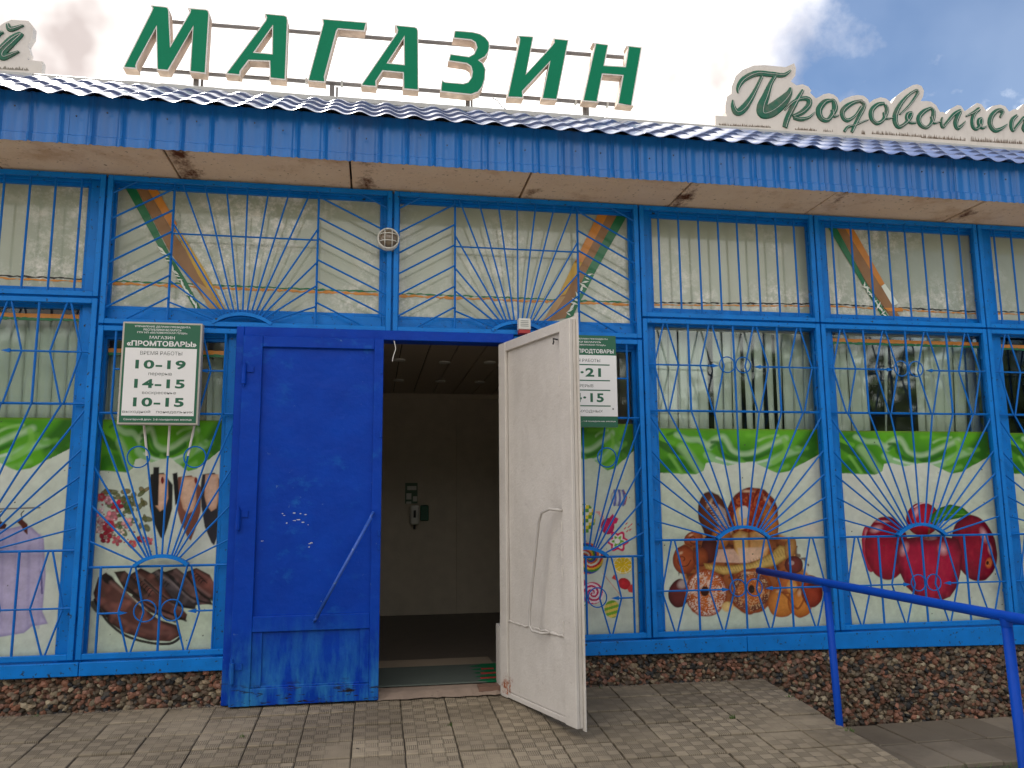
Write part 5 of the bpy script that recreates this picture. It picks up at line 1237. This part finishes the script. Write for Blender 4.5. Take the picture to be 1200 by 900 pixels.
# ------------------------------------------------------------------ lamp, bell box, handrail, mat, wall things
lx, lz = .061, 2.663
lamp = thing('bulkhead_lamp', 'round bulkhead lamp in a white wire cage between the two sunburst grilles', 'lamp', (lx, .05, lz))
MB().tube([(lx, .04, lz), (lx, -.04, lz), (lx, -.045, lz)], [.062, .066, .060], 24).build('lamp_base', M_cream, lamp, smooth=True)
gm_ = MB(); gm_.tube([(lx, -.045, lz), (lx, -.062, lz), (lx, -.078, lz), (lx, -.086, lz)], [.056, .054, .040, .012], 22)
def m_lens():
    m = Mat('dull_lamp_lens'); m.set(.25, spec=.6); m.base(m.mix(m.noise(30, 3), (0.10, 0.07, 0.045, 1), (0.2, 0.16, 0.12, 1))); return m.m
gm_.build('lens', m_lens(), lamp, smooth=True)
cg = MB(); cg.tube(arc_pts(lx, lz, .062, 0, 2*math.pi, 28, -.055), .0055, 6, cap=False)
for d_ in (-.022, .022):
    h = math.sqrt(.062**2-d_**2)
    cg.tube([(lx+d_, -.055, lz-h), (lx+d_, -.085, lz-h*.6), (lx+d_, -.094, lz), (lx+d_, -.085, lz+h*.6), (lx+d_, -.055, lz+h)], .0030, 6)
    cg.tube([(lx-h, -.056, lz+d_), (lx-h*.6, -.086, lz+d_), (lx, -.095, lz+d_), (lx+h*.6, -.086, lz+d_), (lx+h, -.056, lz+d_)], .0030, 6)
cg.build('cage', M_cream, lamp, smooth=True)
bx = thing('alarm_box', 'small white box with a red base over the top edge of the open white door', 'box', (.905, -.03, 2.10))
bevel(MB().box(.868, .945, -.055, -.001, 2.118, 2.188).build('box_body', M_cream, bx), .004, 2)
bevel(MB().box(.870, .943, -.053, -.003, 2.092, 2.1175).build('box_base', M_red, bx), .003)
for i in range(4): MB().box(.880, .930, -.0562, -.0551, 2.137+.011*i, 2.140+.011*i).build('printed_line', M_print_grey, bx)
# handrail
hr = thing('handrail', 'deep blue tubular handrail along the edge of the paved landing', 'railing', (2.40, -.8, GZ(-.8)))
zt = .618
m = MB(); m.tube([(2.372, -.06, zt+.003), (2.374, -.065, zt+.003), (2.385, -.8, zt), (2.40, -2.0, zt-.008), (2.42, -4.0, zt-.02)], [.016, .0205, .0205, .0205, .0205], 14); m.build('rail', M_rail, hr, smooth=True)
for (xt, xb, y) in ((2.388, 2.412, -.8), (2.40, 2.425, -2.02), (2.415, 2.44, -3.3)):
    m = MB(); m.tube([(xb, y, GZ(y)-.15), (xb-.001, y, GZ(y)), (xt, y, zt-.015)], .0195, 12); m.build('post', M_rail, hr, smooth=True)
    MB().tube([(xt, y, zt-.045), (xt, y, zt-.016)], [.0205, .024], 12).build('weld_collar', M_rail, hr)
# door mat
def m_mat():
    m = Mat('woven_green_mat'); m.set(.95, spec=.1)
    sx = m.n('ShaderNodeSeparateXYZ'); m.l(m.pos, sx.inputs[0])
    wv = m.math('SINE', m.math('MULTIPLY', sx.outputs['Y'], 330.0)); c = m.mix(m.math('MULTIPLY_ADD', wv, .3, .4), (0.045, 0.055, 0.05, 1), (0.12, 0.14, 0.125, 1))
    gz = m.ramp(m.math('ADD', sx.outputs['X'], m.math('MULTIPLY', m.math('SINE', m.math('MULTIPLY', sx.outputs['Y'], 60.0)), .04)), .66, .68)
    c = m.mix(gz, c, (0.004, 0.10, 0.04, 1)); m.base(c); m.bump(m.noise(180, 3), .6, .004); return m.m
mat_ = thing('door_mat', 'grey woven mat with a green end and red dashes lying in the doorway', 'mat', (.45, .5, FLZ+.004))
bevel(MB().box(.02, .90, .10, .62, FLZ+.003, FLZ+.012).build('mat_pile', m_mat(), mat_), .003)
for i, y in enumerate((.17, .30, .43)): MB().box(.655+.02*i, .775, y, y+.035, FLZ+.0125, FLZ+.0145).build('red_dash', M_red, mat_)
tile = MB().box(.0, .80, .625, .88, FLZ+.0005, FLZ+.006).build('floor_tile', painted('pale_floor_tile', (0.24, 0.19, 0.14, 1), .1, .6), B)
MB().box(.62, .86, -.02, .06, -.03, -.005).build('broken_threshold_tile', painted('brown_tile', (0.16, 0.09, 0.065, 1), .2, .6), B)
# on the vestibule's back wall
def on_back(px, py, Y=3.08): return fp(px, py, Y)
x, z = on_back(485.5, 604)
dsp = thing('soap_dispenser', 'white soap dispenser on the back wall inside the dark doorway', 'dispenser', (x, 3.08, z))
bevel(MB().box(x-.045, x+.045, 3.0, 3.082, z-.09, z+.10).build('dispenser_body', M_cream, dsp), .02, 3)
MB().box(x-.012, x+.012, 2.995, 2.9995, z-.02, z+.05).build('dispenser_window', M_dark, dsp)
MB().tube([(x, 3.02, z-.13), (x, 3.02, z-.09)], .012, 8).build('nozzle', M_dark, dsp)
x, z = on_back(496, 603)
bevel(tag(MB().box(x-.03, x+.05, 3.04, 3.083, z-.06, z+.09).build('green_box', M_print_green, None, loc=(x, 3.08, z)), 'small green box beside the soap dispenser inside the doorway', 'box'), .006)
x, z = on_back(482, 578)
nt_ = thing('wall_notice', 'small green and white notice above the soap dispenser inside', 'notice', (x, 3.08, z-.1))
MB().box(x-.060, x+.060, 3.070, 3.075, z-.10, z+.10).build('notice_sheet', painted('faded_green_notice', (0.10, 0.17, 0.12, 1), .1, .7), nt_)
for (a, b, c, d) in ((-.05, .06, .03, .07), (-.06, -.0, -.06, .0), (.02, .07, -.08, -.03), (-.06, .0, -.10, -.08)): MB().box(x+a*.8, x+b*.8, 3.0685, 3.0697, z+c, z+d).build('notice_print', M_cream, nt_)
for i, (px, py, h_) in enumerate(((464, 556, .17), (486, 556, .17), (464, 585, .15))):
    x, z = on_back(px, py)
    o = MB().box(x-.085, x+.085, 3.079-.001*i, 3.0835, z-h_*.7, z+h_*.7).build('paper_notice', painted('yellowed_paper', (0.50, 0.44, 0.36, 1), .05, .7), None, loc=(x, 3.08, z-h_))
    tag(o, ('yellowed paper sheet nearest the blue door on the inner back wall, upper one', 'yellowed paper sheet right above the green notice inside the doorway', 'yellowed paper sheet left of the green notice on the inner back wall')[i], 'notice')
# wire hanging at the door head
tag(MB().tube([(.105, -.02, 2.03), (.115, -.03, 1.98), (.100, -.035, 1.93), (.095, -.04, 1.90)], .0028, 6).build('hanging_wire', M_cream, None, loc=(.1, -.02, 2.03)), 'short white wire hanging from the door head beside the blue door', 'wire')
# sand and weeds gathered along the foot of the plinth
dm = MB(); R10 = random.Random(31)
for i in range(2600):
    x = R10.uniform(-3.0, 2.4)
    if -.80 < x < .84: continue
    y = .018-abs(R10.gauss(0, .018)); z = GZ(y)+.001; s_ = R10.uniform(.0015, .0055)
    n = len(dm.v); dm.v += [(x-s_, y-s_*.5, z), (x+s_, y-s_*.6, z), (x+s_*.2, y+s_, z), (x, y, z+s_*1.1)]; dm.f += [(n, n+1, n+3), (n+1, n+2, n+3), (n+2, n, n+3)]
q = dm.build('gravel', painted('loose_grit', (0.17, 0.14, 0.11, 1), .5, .9)); q['kind'] = 'stuff'
gm = MB(); R = random.Random(19)
for (x, y) in ((-2.3, -.015), (-1.75, -.01), (1.35, -.012), (2.38, -.35), (2.40, -.9), (1.91, -.62), (.4, -.50), (-.62, -.50)):
    for _ in range(14): blade(x+R.gauss(0, .012), y+R.gauss(0, .006), GZ(y)-.006, R.uniform(.010, .028))
q = gm.build('weeds', M_grass); q['kind'] = 'stuff'
# litter on the paving
lt_ = MB(); R8 = random.Random(77)
for i in range(26):
    x, y = R8.uniform(-1.5, 2.2), R8.uniform(-1.3, -.15); s_ = R8.uniform(.004, .011); a = R8.uniform(0, 3.1); z = GZ(y)+.004
    lt_.v += [(x+s_*math.cos(a+q), y+s_*.5*math.sin(a+q), z+R8.uniform(0, .003)) for q in (0, 1.6, 3.1, 4.7)]; n = len(lt_.v); lt_.f.append((n-4, n-3, n-2, n-1))
q = lt_.build('litter', M_dark); q['kind'] = 'stuff'
for o in bpy.data.objects:
    if '_w' in o: del o['_w']
